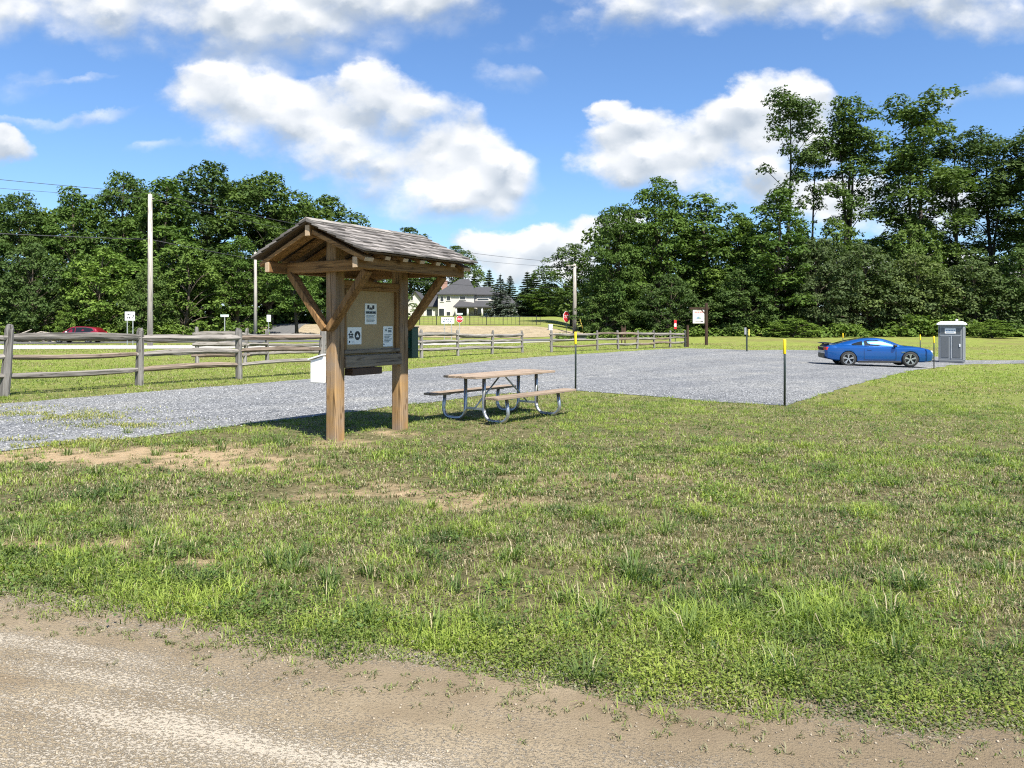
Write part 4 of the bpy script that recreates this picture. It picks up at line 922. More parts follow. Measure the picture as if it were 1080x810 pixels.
def cut_arches(o, axles, rad, w):
    mb = MB()
    for ax in axles:
        for s in (-1, 1):
            y0, y1 = s * (w - .32), s * (w + .3); n = 32; vs = [(ax + rad * math.cos(6.28318531 * j / n), y, .35 + rad * math.sin(6.28318531 * j / n)) for y in (y0, y1) for j in range(n)]
            mb.add(vs, [tuple(range(n)), tuple(range(n, 2 * n))[::-1]] + [(j, j + n, (j + 1) % n + n, (j + 1) % n) for j in range(n)])
    c = mb.build('cutter', archm, o.parent); md = o.modifiers.new('b', 'BOOLEAN'); md.operation = 'DIFFERENCE'; md.object = c; md.solver = 'EXACT'; md.material_mode = 'TRANSFER'
    dg = bpy.context.evaluated_depsgraph_get(); me = bpy.data.meshes.new_from_object(o.evaluated_get(dg)); o.modifiers.clear(); o.data = me; bpy.data.objects.remove(c)
    me.polygons.foreach_set('use_smooth', [True] * len(me.polygons)); me.set_sharp_from_angle(angle=R_(28))
def wheel(parent, x, y, r, wd, spokes):
    s = 1 if y > 0 else -1; mb = MB()
    ww = wd / 2; mb.lathe([(r * .70, -ww), (r * .92, -ww), (r, -ww * .75), (r, ww * .75), (r * .92, ww), (r * .70, ww)], 32, 'y'); t = mb.build('wheel', tyre, parent, True); t.location = (x, y, r)
    mb = MB(); yo = s * ww * .96; yi = s * ww * .35
    mb.lathe([(r * .72, yo), (r * .66, yo), (r * .64, yi), (r * .64, -s * ww)], 28, 'y'); mb.lathe([(.001, yo * .95), (r * .14, yo * .95), (r * .16, yi)], 16, 'y')
    for k in range(spokes):
        a = 2 * math.pi * k / spokes + .3
        for da in (-.13, .13): mb.beam((r * .1 * math.cos(a), yo * .88, r * .1 * math.sin(a)), (r * .67 * math.cos(a + da), yo * .92, r * .67 * math.sin(a + da)), r * .10, .022, (0, 1, 0), bev=.003)
    mb.build('rim', alloy, t)
    mb = MB(); mb.lathe([(.001, s * ww * .15), (r * .63, s * ww * .15)], 24, 'y'); mb.build('brake_disc', blackp, t)
def side_patch(mb, poly, yfun, s, thick=.006, mi=0):
    # window outline laid on a flank whose half width at (x, z) is yfun
    from mathutils.geometry import tessellate_polygon
    a = [Vector((x, s * (yfun(x, z) + thick), z)) for x, z in poly]; c = sum(a, Vector()) / len(a); n = len(a)
    mb.add(a + [Vector((p.x, p.y - s * .02, p.z)) for p in a] + [c], [(i, (i + 1) % n, 2 * n) for i in range(n)] + [(i, (i + 1) % n, (i + 1) % n + n, i + n) for i in range(n)], mi)
def coupe(loc, rz):
    C = thing('parked_car', 'shiny blue two-door sports coupe parked on the gravel before the portable toilet', 'car', loc, rz)
    pm = paint('blue_car_paint', (.0, .072, .285), .5)
    tab = [(-2.39, .78, .46, .80, .93), (-2.30, .88, .36, .88, 1.02), (-1.95, .94, .28, .93, 1.05), (-1.45, .965, .24, .94, 1.04), (-.95, .95, .21, .945, 1.02), (-.2, .935, .19, .92, .985), (.5, .93, .19, .90, .975), (.95, .935, .19, .895, .995), (1.36, .95, .21, .89, .975), (1.85, .94, .22, .85, .925), (2.20, .90, .23, .78, .845), (2.36, .82, .27, .70, .76), (2.42, .70, .34, .60, .66)]
    mb = MB(); loft(mb, body_from(tab)); b_ = mb.build('body', [pm, archm], C); cut_arches(b_, (-1.36, 1.36), .395, .96)
    gh = [(-1.90, .70, 1.03, 1.045, .60), (-1.6, .76, .98, 1.13, .58), (-1.2, .80, .985, 1.235, .56), (-.7, .82, .975, 1.32, .555), (-.2, .82, .965, 1.35, .56), (.15, .82, .955, 1.335, .565), (.55, .81, .95, 1.225, .58), (.9, .79, .95, 1.07, .62), (1.12, .76, .965, .99, .66)]
    g2 = smooth_tab(gh, 30); secs = []
    for x, yb, zb, zt, yt in g2: secs.append((x, [(0, zb - .08), (yb, zb - .06), (yb - .01, zb), (yt + (yb - yt) * .18, zt - (zt - zb) * .10), (yt, zt - .012), (yt * .5, zt), (0, zt + .008)]))
    mb = MB(); loft(mb, secs); cab = mb.build('cabin', pm, C, True); cab.data.set_sharp_from_angle(angle=R_(40))
    def yf(x, z):
        yb, zb, zt, yt = interp(g2, x); z1 = zt - (zt - zb) * .10; y1 = yt + (yb - yt) * .18; t = np.clip((z - zb) / max(z1 - zb, .02), 0, 1); return float(yb - .01 + (y1 - yb + .01) * t)
    for s in (-1, 1):
        mb = MB(); side_patch(mb, [(.82, .985), (.62, 1.085), (.30, 1.20), (-.05, 1.255), (-.42, 1.255), (-.62, 1.22), (-.62, .995), (0, .98)], yf, s); mb.build('side_window', glass, cab)
        mb = MB(); side_patch(mb, [(-.70, 1.205), (-.92, 1.15), (-1.2, 1.06), (-1.16, 1.015), (-.70, 1.0)], yf, s); mb.build('quarter_window', glass, cab)
    def strip(name, x0, x1, k, up):
        mb = MB(); rows = []
        for i in range(9):
            x = x0 + (x1 - x0) * i / 8; yb, zb, zt, yt = interp(g2, x); rows.append([(x, q * yt * k, zt + .010 - .02 * abs(q) ** 3 + up) for q in (-1, -.6, -.2, .2, .6, 1)])
        vs = [p for r in rows for p in r]; mb.add(vs, [(i * 6 + j, i * 6 + j + 1, i * 6 + 7 + j, i * 6 + 6 + j) for i in range(8) for j in range(5)]); mb.build(name, glass, cab, True)
    strip('windscreen', .30, 1.06, .94, .006); strip('rear_window', -1.72, -.78, .92, .006)
    mb = MB(); mb.poly([(-2.36, -.80, 1.075), (-2.10, -.80, 1.10), (-2.10, -.80, 1.13), (-2.44, -.80, 1.115)], (0, 1.6, 0)); mb.box((-2.2, -.55, 1.06), (.1, .04, .07)); mb.box((-2.2, .55, 1.06), (.1, .04, .07)); mb.build('spoiler', blackp, C)
    mb = MB(); mb.box((-2.36, 0, .50), (.10, 1.40, .24), bev=.03); mb.build('rear_diffuser', blackp, C)
    mb = MB(); mb.box((-2.365, 0, .82), (.06, 1.0, .15), bev=.01); mb.build('tail_panel', archm, C)
    for s in (-1, 1):
        mb = MB(); mb.box((-2.30, s * .74, .845), (.18, .26, .15), Matrix.Rotation(s * -.35, 3, 'Z'), bev=.015); mb.build('tail_light', redl, C)
        mb = MB(); mb.box((2.22, s * .77, .715), (.30, .12, .10), Matrix.Rotation(s * -.42, 3, 'Z'), bev=.02); mb.build('headlight', lampm, C)
        mb = MB(); mb.box((.68, s * 1.0, .99), (.16, .17, .12), bev=.035); mb.box((.70, s * .88, .95), (.05, .12, .03)); mb.build('wing_mirror', blackp, C)
        mb = MB(); mb.box((0.0, s * .945, .235), (1.9, .05, .09), bev=.012); mb.build('side_skirt', blackp, C)
        mb = MB(); mb.box((-.42, s * .945, .80), (.20, .03, .03), bev=.008); mb.build('door_handle', pm, C)
        mb = MB()
        for xx in (-.66, .74): mb.box((xx, s * .941, .60), (.008, .012, .50))
        mb.box((.04, s * .941, .345), (1.40, .012, .008)); mb.build('door_seam', blackp, C)
        mb = MB(); mb.box((1.05, s * .948, .70), (.16, .012, .025)); mb.build('badge', chrome, C)
        for x in (-1.36, 1.36): wheel(C, x, s * .83, .358, .26, 5)
    mb = MB(); mb.box((2.37, 0, .50), (.07, 1.15, .16), bev=.02); mb.build('grille', blackp, C)
    return C
cw_ = 35.0; cx_ = X(921.5, cw_); car_ = coupe((cx_, cw_, float(H(cx_, cw_)) + .012), R_(-11)); car_.scale = (.955, .955, .955)
def suv(loc, rz):
    C = thing('red_suv', 'dark red station-wagon style SUV on the road behind the near fence', 'car', loc, rz); pm = paint('dark_red_paint', (.25, .008, .022), .4)
    tab = [(-2.32, .78, .48, .95, 1.02), (-2.2, .88, .34, 1.0, 1.08), (-1.6, .92, .26, 1.03, 1.06), (-.8, .92, .22, 1.02, 1.05), (.4, .92, .22, 1.0, 1.04), (.95, .92, .22, .98, 1.06), (1.5, .90, .25, .94, 1.01), (2.0, .86, .26, .84, .90), (2.28, .72, .32, .72, .78)]
    mb = MB(); loft(mb, body_from(tab, 36)); b_ = mb.build('body', [pm, archm], C); cut_arches(b_, (-1.36, 1.36), .40, .92)
    g2 = smooth_tab([(-2.2, .78, 1.03, 1.10, .70), (-2.0, .80, 1.02, 1.38, .62), (-1.7, .81, 1.01, 1.55, .58), (-.8, .82, 1.01, 1.64, .58), (0, .82, 1.0, 1.64, .58), (.35, .82, 1.0, 1.56, .60), (.9, .80, 1.0, 1.24, .64), (1.2, .78, 1.02, 1.05, .68)], 28); secs = []
    for x, yb, zb, zt, yt in g2: secs.append((x, [(0, zb - .08), (yb, zb - .06), (yb - .01, zb), (yt + (yb - yt) * .18, zt - (zt - zb) * .10), (yt, zt - .012), (yt * .5, zt), (0, zt + .008)]))
    mb = MB(); loft(mb, secs); cab = mb.build('cabin', pm, C, True); cab.data.set_sharp_from_angle(angle=R_(40))
    def yf(x, z):
        yb, zb, zt, yt = interp(g2, x); z1 = zt - (zt - zb) * .10; y1 = yt + (yb - yt) * .18; t = np.clip((z - zb) / max(z1 - zb, .02), 0, 1); return float(yb - .01 + (y1 - yb + .01) * t)
    for s in (-1, 1):
        mb = MB(); side_patch(mb, [(.9, 1.06), (.55, 1.33), (.2, 1.50), (-.05, 1.53), (-.05, 1.05)], yf, s, .008); mb.build('side_window', glass, cab)
        mb = MB(); side_patch(mb, [(-.12, 1.53), (-1.0, 1.53), (-1.6, 1.42), (-1.78, 1.22), (-1.5, 1.10), (-.12, 1.05)], yf, s, .008); mb.build('side_window', glass, cab)
        mb = MB(); pr = [(.92, 1.045), (-.05, 1.03), (-1.5, 1.085), (-1.82, 1.22), (-1.6, 1.45), (-1.0, 1.555), (-.05, 1.555)]
        mb.tube([(x, s * (yf(x, z) + .012), z) for x, z in pr], .014, 6); mb.build('window_trim', chrome, cab)
        mb = MB(); mb.box((.62, s * .98, 1.09), (.16, .16, .13), bev=.035); mb.build('wing_mirror', lampm, C)
        mb = MB(); mb.box((2.08, s * .70, .80), (.34, .14, .11), Matrix.Rotation(s * -.35, 3, 'Z'), bev=.02); mb.build('headlight', lampm, C)
        mb = MB(); mb.box((-2.2, s * .74, 1.0), (.16, .16, .2), bev=.02); mb.build('tail_light', redl, C)
        for x in (-1.36, 1.36): wheel(C, x, s * .80, .36, .24, 5)
    mb = MB(); rows = []
    for i in range(7):
        x = .32 + .86 * i / 6; yb, zb, zt, yt = interp(g2, x); rows.append([(x, q * yt * .95, zt + .016 - .02 * abs(q) ** 3) for q in (-1, -.5, 0, .5, 1)])
    mb.add([p for r in rows for p in r], [(i * 5 + j, i * 5 + j + 1, i * 5 + 6 + j, i * 5 + 5 + j) for i in range(6) for j in range(4)]); mb.build('windscreen', glass, cab, True)
    return C
sx_, sy_ = X(83, 71.5), 71.5; suv_ = suv((sx_, sy_, float(H(sx_, sy_)) + .035), R_(180)); suv_.scale = (1, 1, .93)

# ================================================================ PORTABLE TOILET
pg = simple('grey_moulded_plastic', (.20, .215, .23), .55, var=.12, scale=3); pgd = simple('dark_grey_plastic', (.10, .11, .12), .55, var=.12); wroof = simple('white_translucent_roof', (.86, .86, .86), .45, var=.03)
tx, ty = X(1004, 42), 42.0
T_ = thing('portable_toilet', 'grey plastic portable toilet with white roof standing on the grass edge', 'portable toilet', (tx, ty, float(H(tx, ty)) + .01), R_(-36))
mb = MB(); mb.box((0, .02, .07), (1.16, 1.22, .14), bev=.02); mb.build('skid_base', pgd, T_)
mb = MB()
mb.box((-.57, 0, 1.1), (.05, 1.12, 1.95), bev=.015); mb.box((.57, 0, 1.1), (.05, 1.12, 1.95), bev=.015); mb.box((0, .56, 1.1), (1.1, .05, 1.95), bev=.015); mb.box((0, -.535, 2.03), (1.09, .05, .10)); mb.box((0, -.535, .165), (1.09, .05, .05))
for k in range(5):
    for s in (-1, 1): mb.box((s * .602, -.4 + .2 * k, 1.05), (.016, .07, 1.7), bev=.004)
mb.build('shell', pg, T_)
mb = MB(); mb.box((0, -.545, 1.09), (1.05, .03, 1.78), bev=.01); dr = mb.build('door', pg, T_)
mb = MB()
for s in (-1, 1): mb.box((s * .28, -.566, .86), (.38, .02, 1.16), bev=.008)
mb.build('door_panel', pgd, dr)
mb = MB(); mb.box((.03, -.572, .86), (.045, .02, 1.25)); mb.box((0, -.57, 1.50), (1.0, .018, .04)); mb.build('door_rib', simple('pale_grey_rib', (.32, .34, .36), .5), dr)
mb = MB()
for k in range(5):
    for s in (-1, 1): mb.box((s * .36, -.567, 1.60 + .07 * k), (.22, .02, .03))
mb.build('vent_slat', pgd, dr)
mb = MB(); mb.box((.43, -.585, .95), (.06, .04, .16), bev=.008); mb.build('handle', lampm, dr)
mb = MB(); mb.box((-.02, -.578, 1.74), (.52, .014, .28)); sg = mb.build('sign_panel', white, dr)
mb = MB()
for k in range(6): mb.box((-.20 + .075 * k, -.587, 1.77), (.05, .006, .07))
for k in range(8): mb.box((-.20 + .05 * k, -.587, 1.67), (.032, .006, .03))
mb.build('lettering', simple('faded_blue_ink', (.18, .28, .42), .6), sg)
mb = MB(); vs = []
for x_, y_, z_ in ((.66, .70, 2.07), (.67, .71, 2.11), (.60, .60, 2.20), (.46, .44, 2.27)): vs += [(-x_, -y_, z_), (x_, -y_, z_), (x_, y_, z_), (-x_, y_, z_)]
mb.add(vs, [(i * 4 + j, i * 4 + (j + 1) % 4, i * 4 + 4 + (j + 1) % 4, i * 4 + 4 + j) for i in range(3) for j in range(4)] + [(0, 3, 2, 1), (12, 13, 14, 15)]); mb.build('roof', wroof, T_)
mb = MB(); mb.lathe([(.06, 2.26), (.06, 2.36), (.075, 2.36), (.001, 2.40)], 12, c=(.2, .35, 0)); mb.build('vent_pipe', wroof, T_)

# ================================================================ SIGNS
steel = simple('sign_post_steel', (.40, .42, .42), .5, metal=.6); signw = simple('sign_white', (.78, .80, .80), .5, var=.03); signk = simple('sign_black', (.03, .03, .03), .5)
signr = simple('sign_red', (.52, .02, .03), .45, var=.08); brownw = wood('dark_brown_sign_timber', (.075, .045, .03), (.03, .018, .012), 2, grain=14); cream = simple('cream_sign_board', (.80, .76, .68), .6, var=.04)
signg = simple('grey_sign_back', (.30, .31, .31), .5, metal=.4)
def text(name, s, size, mat, parent, loc, rot=(math.pi / 2, 0, 0), ext=.004):
    cu = bpy.data.curves.new(name, 'FONT'); cu.body = s; cu.size = size; cu.extrude = ext; cu.align_x = 'CENTER'; cu.align_y = 'CENTER'
    o = bpy.data.objects.new(name, cu); col.objects.link(o); dg = bpy.context.evaluated_depsgraph_get(); dg.update()
    me = bpy.data.meshes.new_from_object(o.evaluated_get(dg)); bpy.data.objects.remove(o); me.materials.clear(); me.materials.append(mat)
    q = link(name, me, parent); q.location = loc; q.rotation_euler = rot; return q
def two_leg(px, Y, x0, x1, yt, yb, label, rz=0):
    x = X(px, Y); z = float(H(x, Y)); r = thing('road_sign', label, 'sign', (x, Y, z), rz); wd = (x1 - x0) / 800 * Y; zt, zb = Z(yt, Y) - z, Z(yb, Y) - z
    mb = MB(); mb.box((0, 0, (zt + zb) / 2), (wd, .02, zt - zb), bev=.004); p = mb.build('sign_panel', signw, r)
    for s in (-1, 1): mb = MB(); mb.box((s * wd * .28, .04, zt / 2 - .1), (.07, .04, zt - .0)); mb.build('leg', steel, r)
    return r, p, wd, zt, zb
r, p, wd, zt, zb = two_leg(137, 58, 131.8, 142.3, 328.8, 338, 'white two-legged road sign with black marks and arrow by the far lane')
mb = MB(); h = zt - zb
for k in range(3): mb.box((-wd * .28 + k * wd * .15, -.014, zt - h * .32), (wd * .10, .008, h * .2))
for k in range(2): mb.box((-wd * .20 + k * wd * .17, -.014, zt - h * .68), (wd * .12, .008, h * .2))
mb.beam((wd * .26, -.014, zb + h * .25), (wd * .40, -.014, zb + h * .58), .06, .008, (0, 1, 0), bev=.001); mb.poly([(wd * .33, -.018, zb + h * .56), (wd * .47, -.018, zb + h * .52), (wd * .43, -.018, zb + h * .74)], (0, .008, 0)); mb.build('sign_marks', signk, p)
r, p, wd, zt, zb = two_leg(472.3, 79, 465.5, 479, 334.5, 341.2, 'wide white two-legged sign in front of the tan bank, left of the stop sign')
mb = MB(); h = zt - zb
for k in range(5): mb.box((-wd * .24 + k * wd * .14, -.014, zt - h * .38), (wd * .08, .008, h * .16))
for k in range(3): mb.box((-wd * .05 + k * wd * .13, -.014, zt - h * .72), (wd * .09, .008, h * .14))
mb.poly([(-wd * .42, -.018, zt - h * .7), (-wd * .30, -.018, zt - h * .55), (-wd * .30, -.018, zt - h * .85)], (0, .008, 0)); mb.box((-wd * .25, -.014, zt - h * .7), (wd * .1, .008, h * .1)); mb.build('sign_marks', simple('dark_teal_ink', (.06, .10, .14), .6), p)
def stop(px, Y, yt, yb, ybase, rz, label, street=False):
    x = X(px, Y); z = float(H(x, Y)); r = thing('stop_sign', label, 'stop sign', (x, Y, z), rz); zc = Z((yt + yb) / 2, Y) - z; R0 = (yb - yt) / 1600 * Y / math.cos(math.pi / 8)
    mb = MB(); oc = lambda q, y: [(q * math.cos(math.pi / 8 + k * math.pi / 4), y, zc + q * math.sin(math.pi / 8 + k * math.pi / 4)) for k in range(8)]
    mb.poly(oc(R0, .0), (0, .012, 0), 0); p = mb.build('sign_panel', signw, r)
    mb = MB(); mb.poly(oc(R0 * .93, -.004), (0, .005, 0)); f = mb.build('sign_face', signr, p)
    text('lettering', 'STOP', R0 * .82, signw, p, (0, -.007, zc), ext=.002)
    mb = MB(); mb.box((0, .035, zc / 2 + .1), (.06, .035, zc + .5)); mb.build('post', steel, r)
    if street:
        mb = MB(); mb.box((0, .0, zc + R0 + .17), (.62, .02, .16)); mb.build('street_name_plate', simple('pale_green_plate', (.55, .66, .62), .5), r)
stop(484.8, 80, 333.0, 340.2, 362, R_(6), 'bright red stop sign with a street plate on top, in front of the house', True)
stop(597.5, 84, 328.5, 339.8, 360, R_(48), 'dark maroon stop sign seen at an angle, beside the thin pale pole')
# single-post signs on the left
x, Y = X(237, 64), 64; z = float(H(x, Y)); r = thing('street_name_sign', 'small pale street name sign on a single post between the two left utility poles', 'sign', (x, Y, z), .1)
h = Z(332, Y) - z; mb = MB(); mb.box((0, 0, h / 2), (.07, .05, h)); mb.build('post', steel, r); mb = MB(); mb.box((0, -.04, h - .08), (.68, .015, .2), bev=.003); p = mb.build('sign_panel', simple('pale_sign_green', (.48, .58, .55), .5), r)
x, Y = X(283.5, 70), 70; z = float(H(x, Y)); r = thing('roadside_sign', 'narrow white sign seen edge-on beside the grey driveway', 'sign', (x, Y, z), R_(62)); h = Z(332, Y) - z
mb = MB(); mb.box((0, .03, h / 2), (.05, .04, h)); mb.build('post', steel, r); mb = MB(); mb.box((0, 0, h - .32), (.5, .02, .62), bev=.004); mb.build('sign_panel', signw, r)
# hanging trail sign
x, Y = X(745, 57), 57; z = float(H(x, Y)); h = Z(319.5, Y) - z
r = thing('hanging_sign', 'cream trail sign hanging from the arm of a dark brown timber post', 'sign', (x, Y, z), 0)
mb = MB(); mb.box((0, 0, h / 2 - .1), (.2, .2, h + .2), bev=.015); mb.build('post', brownw, r)
ar = h - .42; mb = MB(); mb.box((-.62, 0, ar), (1.32, .14, .16), bev=.01); mb.build('arm', brownw, r); mb = MB(); mb.box((.15, 0, ar), (.14, .12, .14), bev=.01); mb.build('arm_tail', brownw, r)
mb = MB(); mb.beam((-.08, 0, ar - .42), (-.42, 0, ar - .06), .08, .08, (0, 1, 0)); mb.build('arm_brace', brownw, r)
pw, ph = 12 / 800 * Y, (341 - 325.6) / 800 * Y; pc = (-8.3 / 800 * Y, 0, Z(333.3, Y) - z)
mb = MB(); mb.box(pc, (pw, .05, ph), bev=.006); p = mb.build('sign_panel', cream, r)
mb = MB(); mb.box((pc[0], -.03, pc[2] + ph * .40), (pw * .36, .008, .04))
mb.build('small_print', simple('brown_sign_ink', (.32, .22, .16), .6), p)
mb = MB()
for k in range(5): mb.box((pc[0] - pw * .30 + k * pw * .15, -.03, pc[2] + ph * .27), (pw * .12, .008, .10))
mb.build('title_lettering', simple('red_sign_ink', (.50, .16, .15), .6), p); mb = MB()
for k in range(3): mb.box((pc[0] - pw * .16 + k * pw * .16, -.03, pc[2] + ph * .14), (pw * .11, .008, .05))
mb.build('subtitle_lettering', simple('rust_sign_ink', (.46, .2, .17), .6), p)
mb = MB(); mb.poly([(pc[0] + pw * .26 * math.cos(k * math.pi / 8), -.034, pc[2] - ph * .12 + pw * .26 * math.sin(k * math.pi / 8) * .9) for k in range(16)], (0, .008, 0), 0); mb.poly([(pc[0] - pw * .2, -.040, pc[2] - ph * .17), (pc[0] - pw * .02, -.040, pc[2] - ph * .02), (pc[0] + pw * .06, -.040, pc[2] - ph * .18)], (0, .006, 0), 1); mb.poly([(pc[0] - pw * .04, -.042, pc[2] - ph * .18), (pc[0] + pw * .12, -.042, pc[2] - ph * .06), (pc[0] + pw * .22, -.042, pc[2] - ph * .18)], (0, .006, 0), 2)
mb.build('emblem', [simple('emblem_sky', (.50, .58, .62), .6), simple('emblem_blue', (.10, .18, .27), .6), simple('emblem_green', (.20, .26, .18), .6)], p)
mb = MB(); mb.box((pc[0], -.03, pc[2] - ph * .36), (pw * .6, .008, .03)); mb.box((pc[0] + pw * .3, -.03, pc[2] - ph * .36), (pw * .2, .01, .07)); mb.build('small_print', signk, p)
mb = MB()
for s in (-1, 1): mb.tube([(pc[0] + s * pw * .35, 0, pc[2] + ph / 2), (pc[0] + s * pw * .35, 0, ar - .07)], .012, 6)
mb.build('chain', signk, r)
# red trail marker, dark end post, brown two-legged board, plaque post, leaning yellow post
x, Y = X(712.3, 60), 60; z = float(H(x, Y)); h = Z(337.5, Y) - z; r = thing('trail_marker', 'slim red marker with a white patch behind the end of the far fence', 'marker', (x, Y, z), 0)
mb = MB(); mb.box((0, .03, (h - .1) / 2), (.05, .04, h - .1)); mb.build('post', dpole, r); mb = MB(); mb.box((0, 0, h - .36), (.2, .02, .72), bev=.004); p = mb.build('marker_plate', signr, r); mb = MB(); mb.box((0, -.014, h - .4), (.15, .008, .26)); mb.build('white_patch', signw, p)
x, Y, z = G(725.2, 366); h = Z(343, Y) - z; r = thing('timber_bollard', 'dark square timber post touching the end of the far fence', 'post', (x, Y, z), .2)
mb = MB(); mb.box((0, 0, h / 2 - .1), (.15, .15, h + .2), bev=.02); mb.build('post', brownw, r); mb = MB(); mb.box((0, 0, h + .0), (.17, .17, .03), bev=.01); mb.build('cap', brownw, r)
x, Y = X(657.5, 55), 55; z = float(H(x, Y)); h = Z(343.5, Y) - z; r = thing('trail_board', 'small dark brown two-legged board behind the far fence rails', 'sign', (x, Y, z), .3)
for s in (-1, 1): mb = MB(); mb.box((s * .13, 0, h / 2), (.07, .07, h), bev=.01); mb.build('leg', brownw, r)
mb = MB(); mb.box((0, -.05, h - .42), (.36, .03, .56), bev=.006); mb.build('board_panel', brownw, r)
x, Y = X(788, 46), 46; z = float(H(x, Y)); h = Z(345.3, Y) - z; r = thing('plaque_post', 'dark green post carrying a small grey plaque and yellow tag by the far gravel edge', 'post', (x, Y, z), 0)
mb = MB(); mb.box((-.02, 0, h * .47), (.09, .05, h * .94), bev=.006); mb.build('post', dpole, r); mb = MB(); mb.box((-.12, -.04, h - .22), (.12, .02, .42), bev=.003); mb.build('plaque', signg, r)
mb = MB(); mb.box((.10, -.05, h - .3), (.08, .03, .38), bev=.003); mb.build('tag', simple('pale_yellow_tag', (.62, .52, .10), .6), r)
x, Y = X(613.5, 90), 90; z = float(H(x, Y)); h = Z(336, Y) - z; r = thing('guy_guard', 'thin yellow guy-wire guard leaning beside the thin pale pole', 'post', (x, Y, z), 0)
mb = MB(); mb.tube([(.30, 0, -.05), (-.22, 0, h)], [.06, .06], 8); mb.build('sleeve', simple('dull_yellow_plastic', (.42, .32, .05), .6), r, True); mb = MB(); mb.tube([(-.22, 0, h), (-.27, 0, h + .1)], .06, 8); mb.build('cap', simple('faded_yellow', (.5, .40, .12), .6), r)

# ================================================================ UTILITY POLES AND LINES
polew = wood('silvered_pole', (.46, .43, .39), (.28, .255, .22), 2, grain=10, bumpd=.004); greyins = simple('grey_insulator', (.35, .33, .30), .4)
def upole(px, Y, top, w, label, arm=0):
    x = X(px, Y); z = float(H(x, Y)); h = Z(top, Y) - z; r = thing('utility_pole', label, 'utility pole', (x, Y, z), .0, 'utility poles along the road')
    mb = MB(); mb.tube([(0, 0, -.3), (.02, 0, h * .5), (0, 0, h)], [w * .6, w * .52, w * .42], 14); mb.build('shaft', polew, r, True)
    mb = MB(); mb.tube([(0, 0, h), (0, 0, h + .14)], [.035, .05], 8); mb.tube([(w * .4, 0, h - .32), (w * .4 + .16, 0, h - .28)], .03, 6); mb.build('insulator', greyins, r)
    if arm: mb = MB(); mb.box((-arm / 2 + .1, -w * .5, h - .18), (arm, .09, .11), bev=.008); mb.build('crossarm', polew, r)
    return Vector((x, Y, z + h + .12))
p1 = upole(158.3, 55, 205, .34, 'tall pale utility pole in front of the left wood')
p2 = upole(269.3, 75, 266, .30, 'thin utility pole just left of the kiosk roof')
p3 = upole(606, 90, 278.5, .42, 'thin pale utility pole rising behind the gravel lot', arm=1.1)
wire = simple('black_wire', (.035, .035, .04), .5)
def line(label, a, b, sag, rad):
    n = 24; pts = [Vector(a).lerp(Vector(b), i / n) - Vector((0, 0, sag * 4 * (i / n) * (1 - i / n))) for i in range(n + 1)]; mb = MB(); mb.tube(pts, rad, 5); tag(mb.build('power_line', wire, None, True), label, 'power line', 'overhead lines along the road')
pl_ = Vector((-60, 36, 0)); d13 = p3 - p1
far_l = p1 - d13 * 1.05; far_l.z = 12.3
line('highest wire sweeping in from the left frame edge to the tall pole', p1, far_l, .9, .018)
line('highest wire from the tall pole behind the kiosk to the thin pole by the lot', p1, p3, .8, .018)
q1, q3, ql = p1 - Vector((0, 0, .42)), p3 - Vector((.6, 0, .5)), far_l - Vector((0, 0, .5))
line('second wire just under the highest one, left of the tall pole', q1, ql, 1.1, .012)
line('second wire just under the highest one, right of the tall pole', q1, q3, 1.0, .012)
q1, q3, ql = Vector((p1.x, p1.y, Z(252.5, 55))), Vector((p3.x, p3.y, Z(302, 90))), Vector((far_l.x, far_l.y, 8.6))
line('lowest thick cable crossing the left wood, left of the tall pole', q1, ql, .9, .026)
line('lowest thick cable running right from the middle of the tall pole', q1, q3, 1.2, .02)

# ================================================================ HOUSE
stucco = simple('cream_stucco', (.53, .50, .455), .9, var=.08, scale=2); slate = simple('dark_slate_shingle', (.05, .05, .052), .9, var=.35, scale=3); hwin = simple('house_glass', (.025, .03, .035), .1, coat=.5); trimw = simple('house_trim', (.70, .68, .64), .6); brick = simple('pinkish_brick', (.34, .20, .15), .9); blued = simple('pale_blue_shutter', (.22, .36, .56), .6)
hx, hy = X(491, 150), 150; hz = float(H(hx, hy)) ; HS = .1875
Hs = thing('house', 'large cream two-storey house with dark hipped roofs on the rise behind the bank', 'house', (hx, hy, hz - .2), 0)
def hp(px, py): return ((px - 491) * HS, Z(py, 150) - hz + .2)
def hblock(x0, x1, y0, y1, z1): mb = MB(); mb.box(((x0 + x1) / 2, (y0 + y1) / 2, z1 / 2), (x1 - x0, y1 - y0, z1)); return mb.build('wall', stucco, Hs)
def hip(x0, x1, y0, y1, ze, zp, rx0, rx1, ry=None):
    ry = (y0 + y1) / 2 if ry is None else ry; o = .45; mb = MB(); x0 -= o; x1 += o; y0 -= o; y1 += o
    vs = [(x0, y0, ze), (x1, y0, ze), (x1, y1, ze), (x0, y1, ze), (x0, y0, ze + .2), (x1, y0, ze + .2), (x1, y1, ze + .2), (x0, y1, ze + .2), (rx0, ry, zp), (rx1, ry, zp)]
    mb.add(vs, [(3, 2, 1, 0), (0, 1, 5, 4), (1, 2, 6, 5), (2, 3, 7, 6), (3, 0, 4, 7), (4, 5, 9, 8), (5, 6, 9), (6, 7, 8, 9), (7, 4, 8)]); return mb.build('roof', slate, Hs)
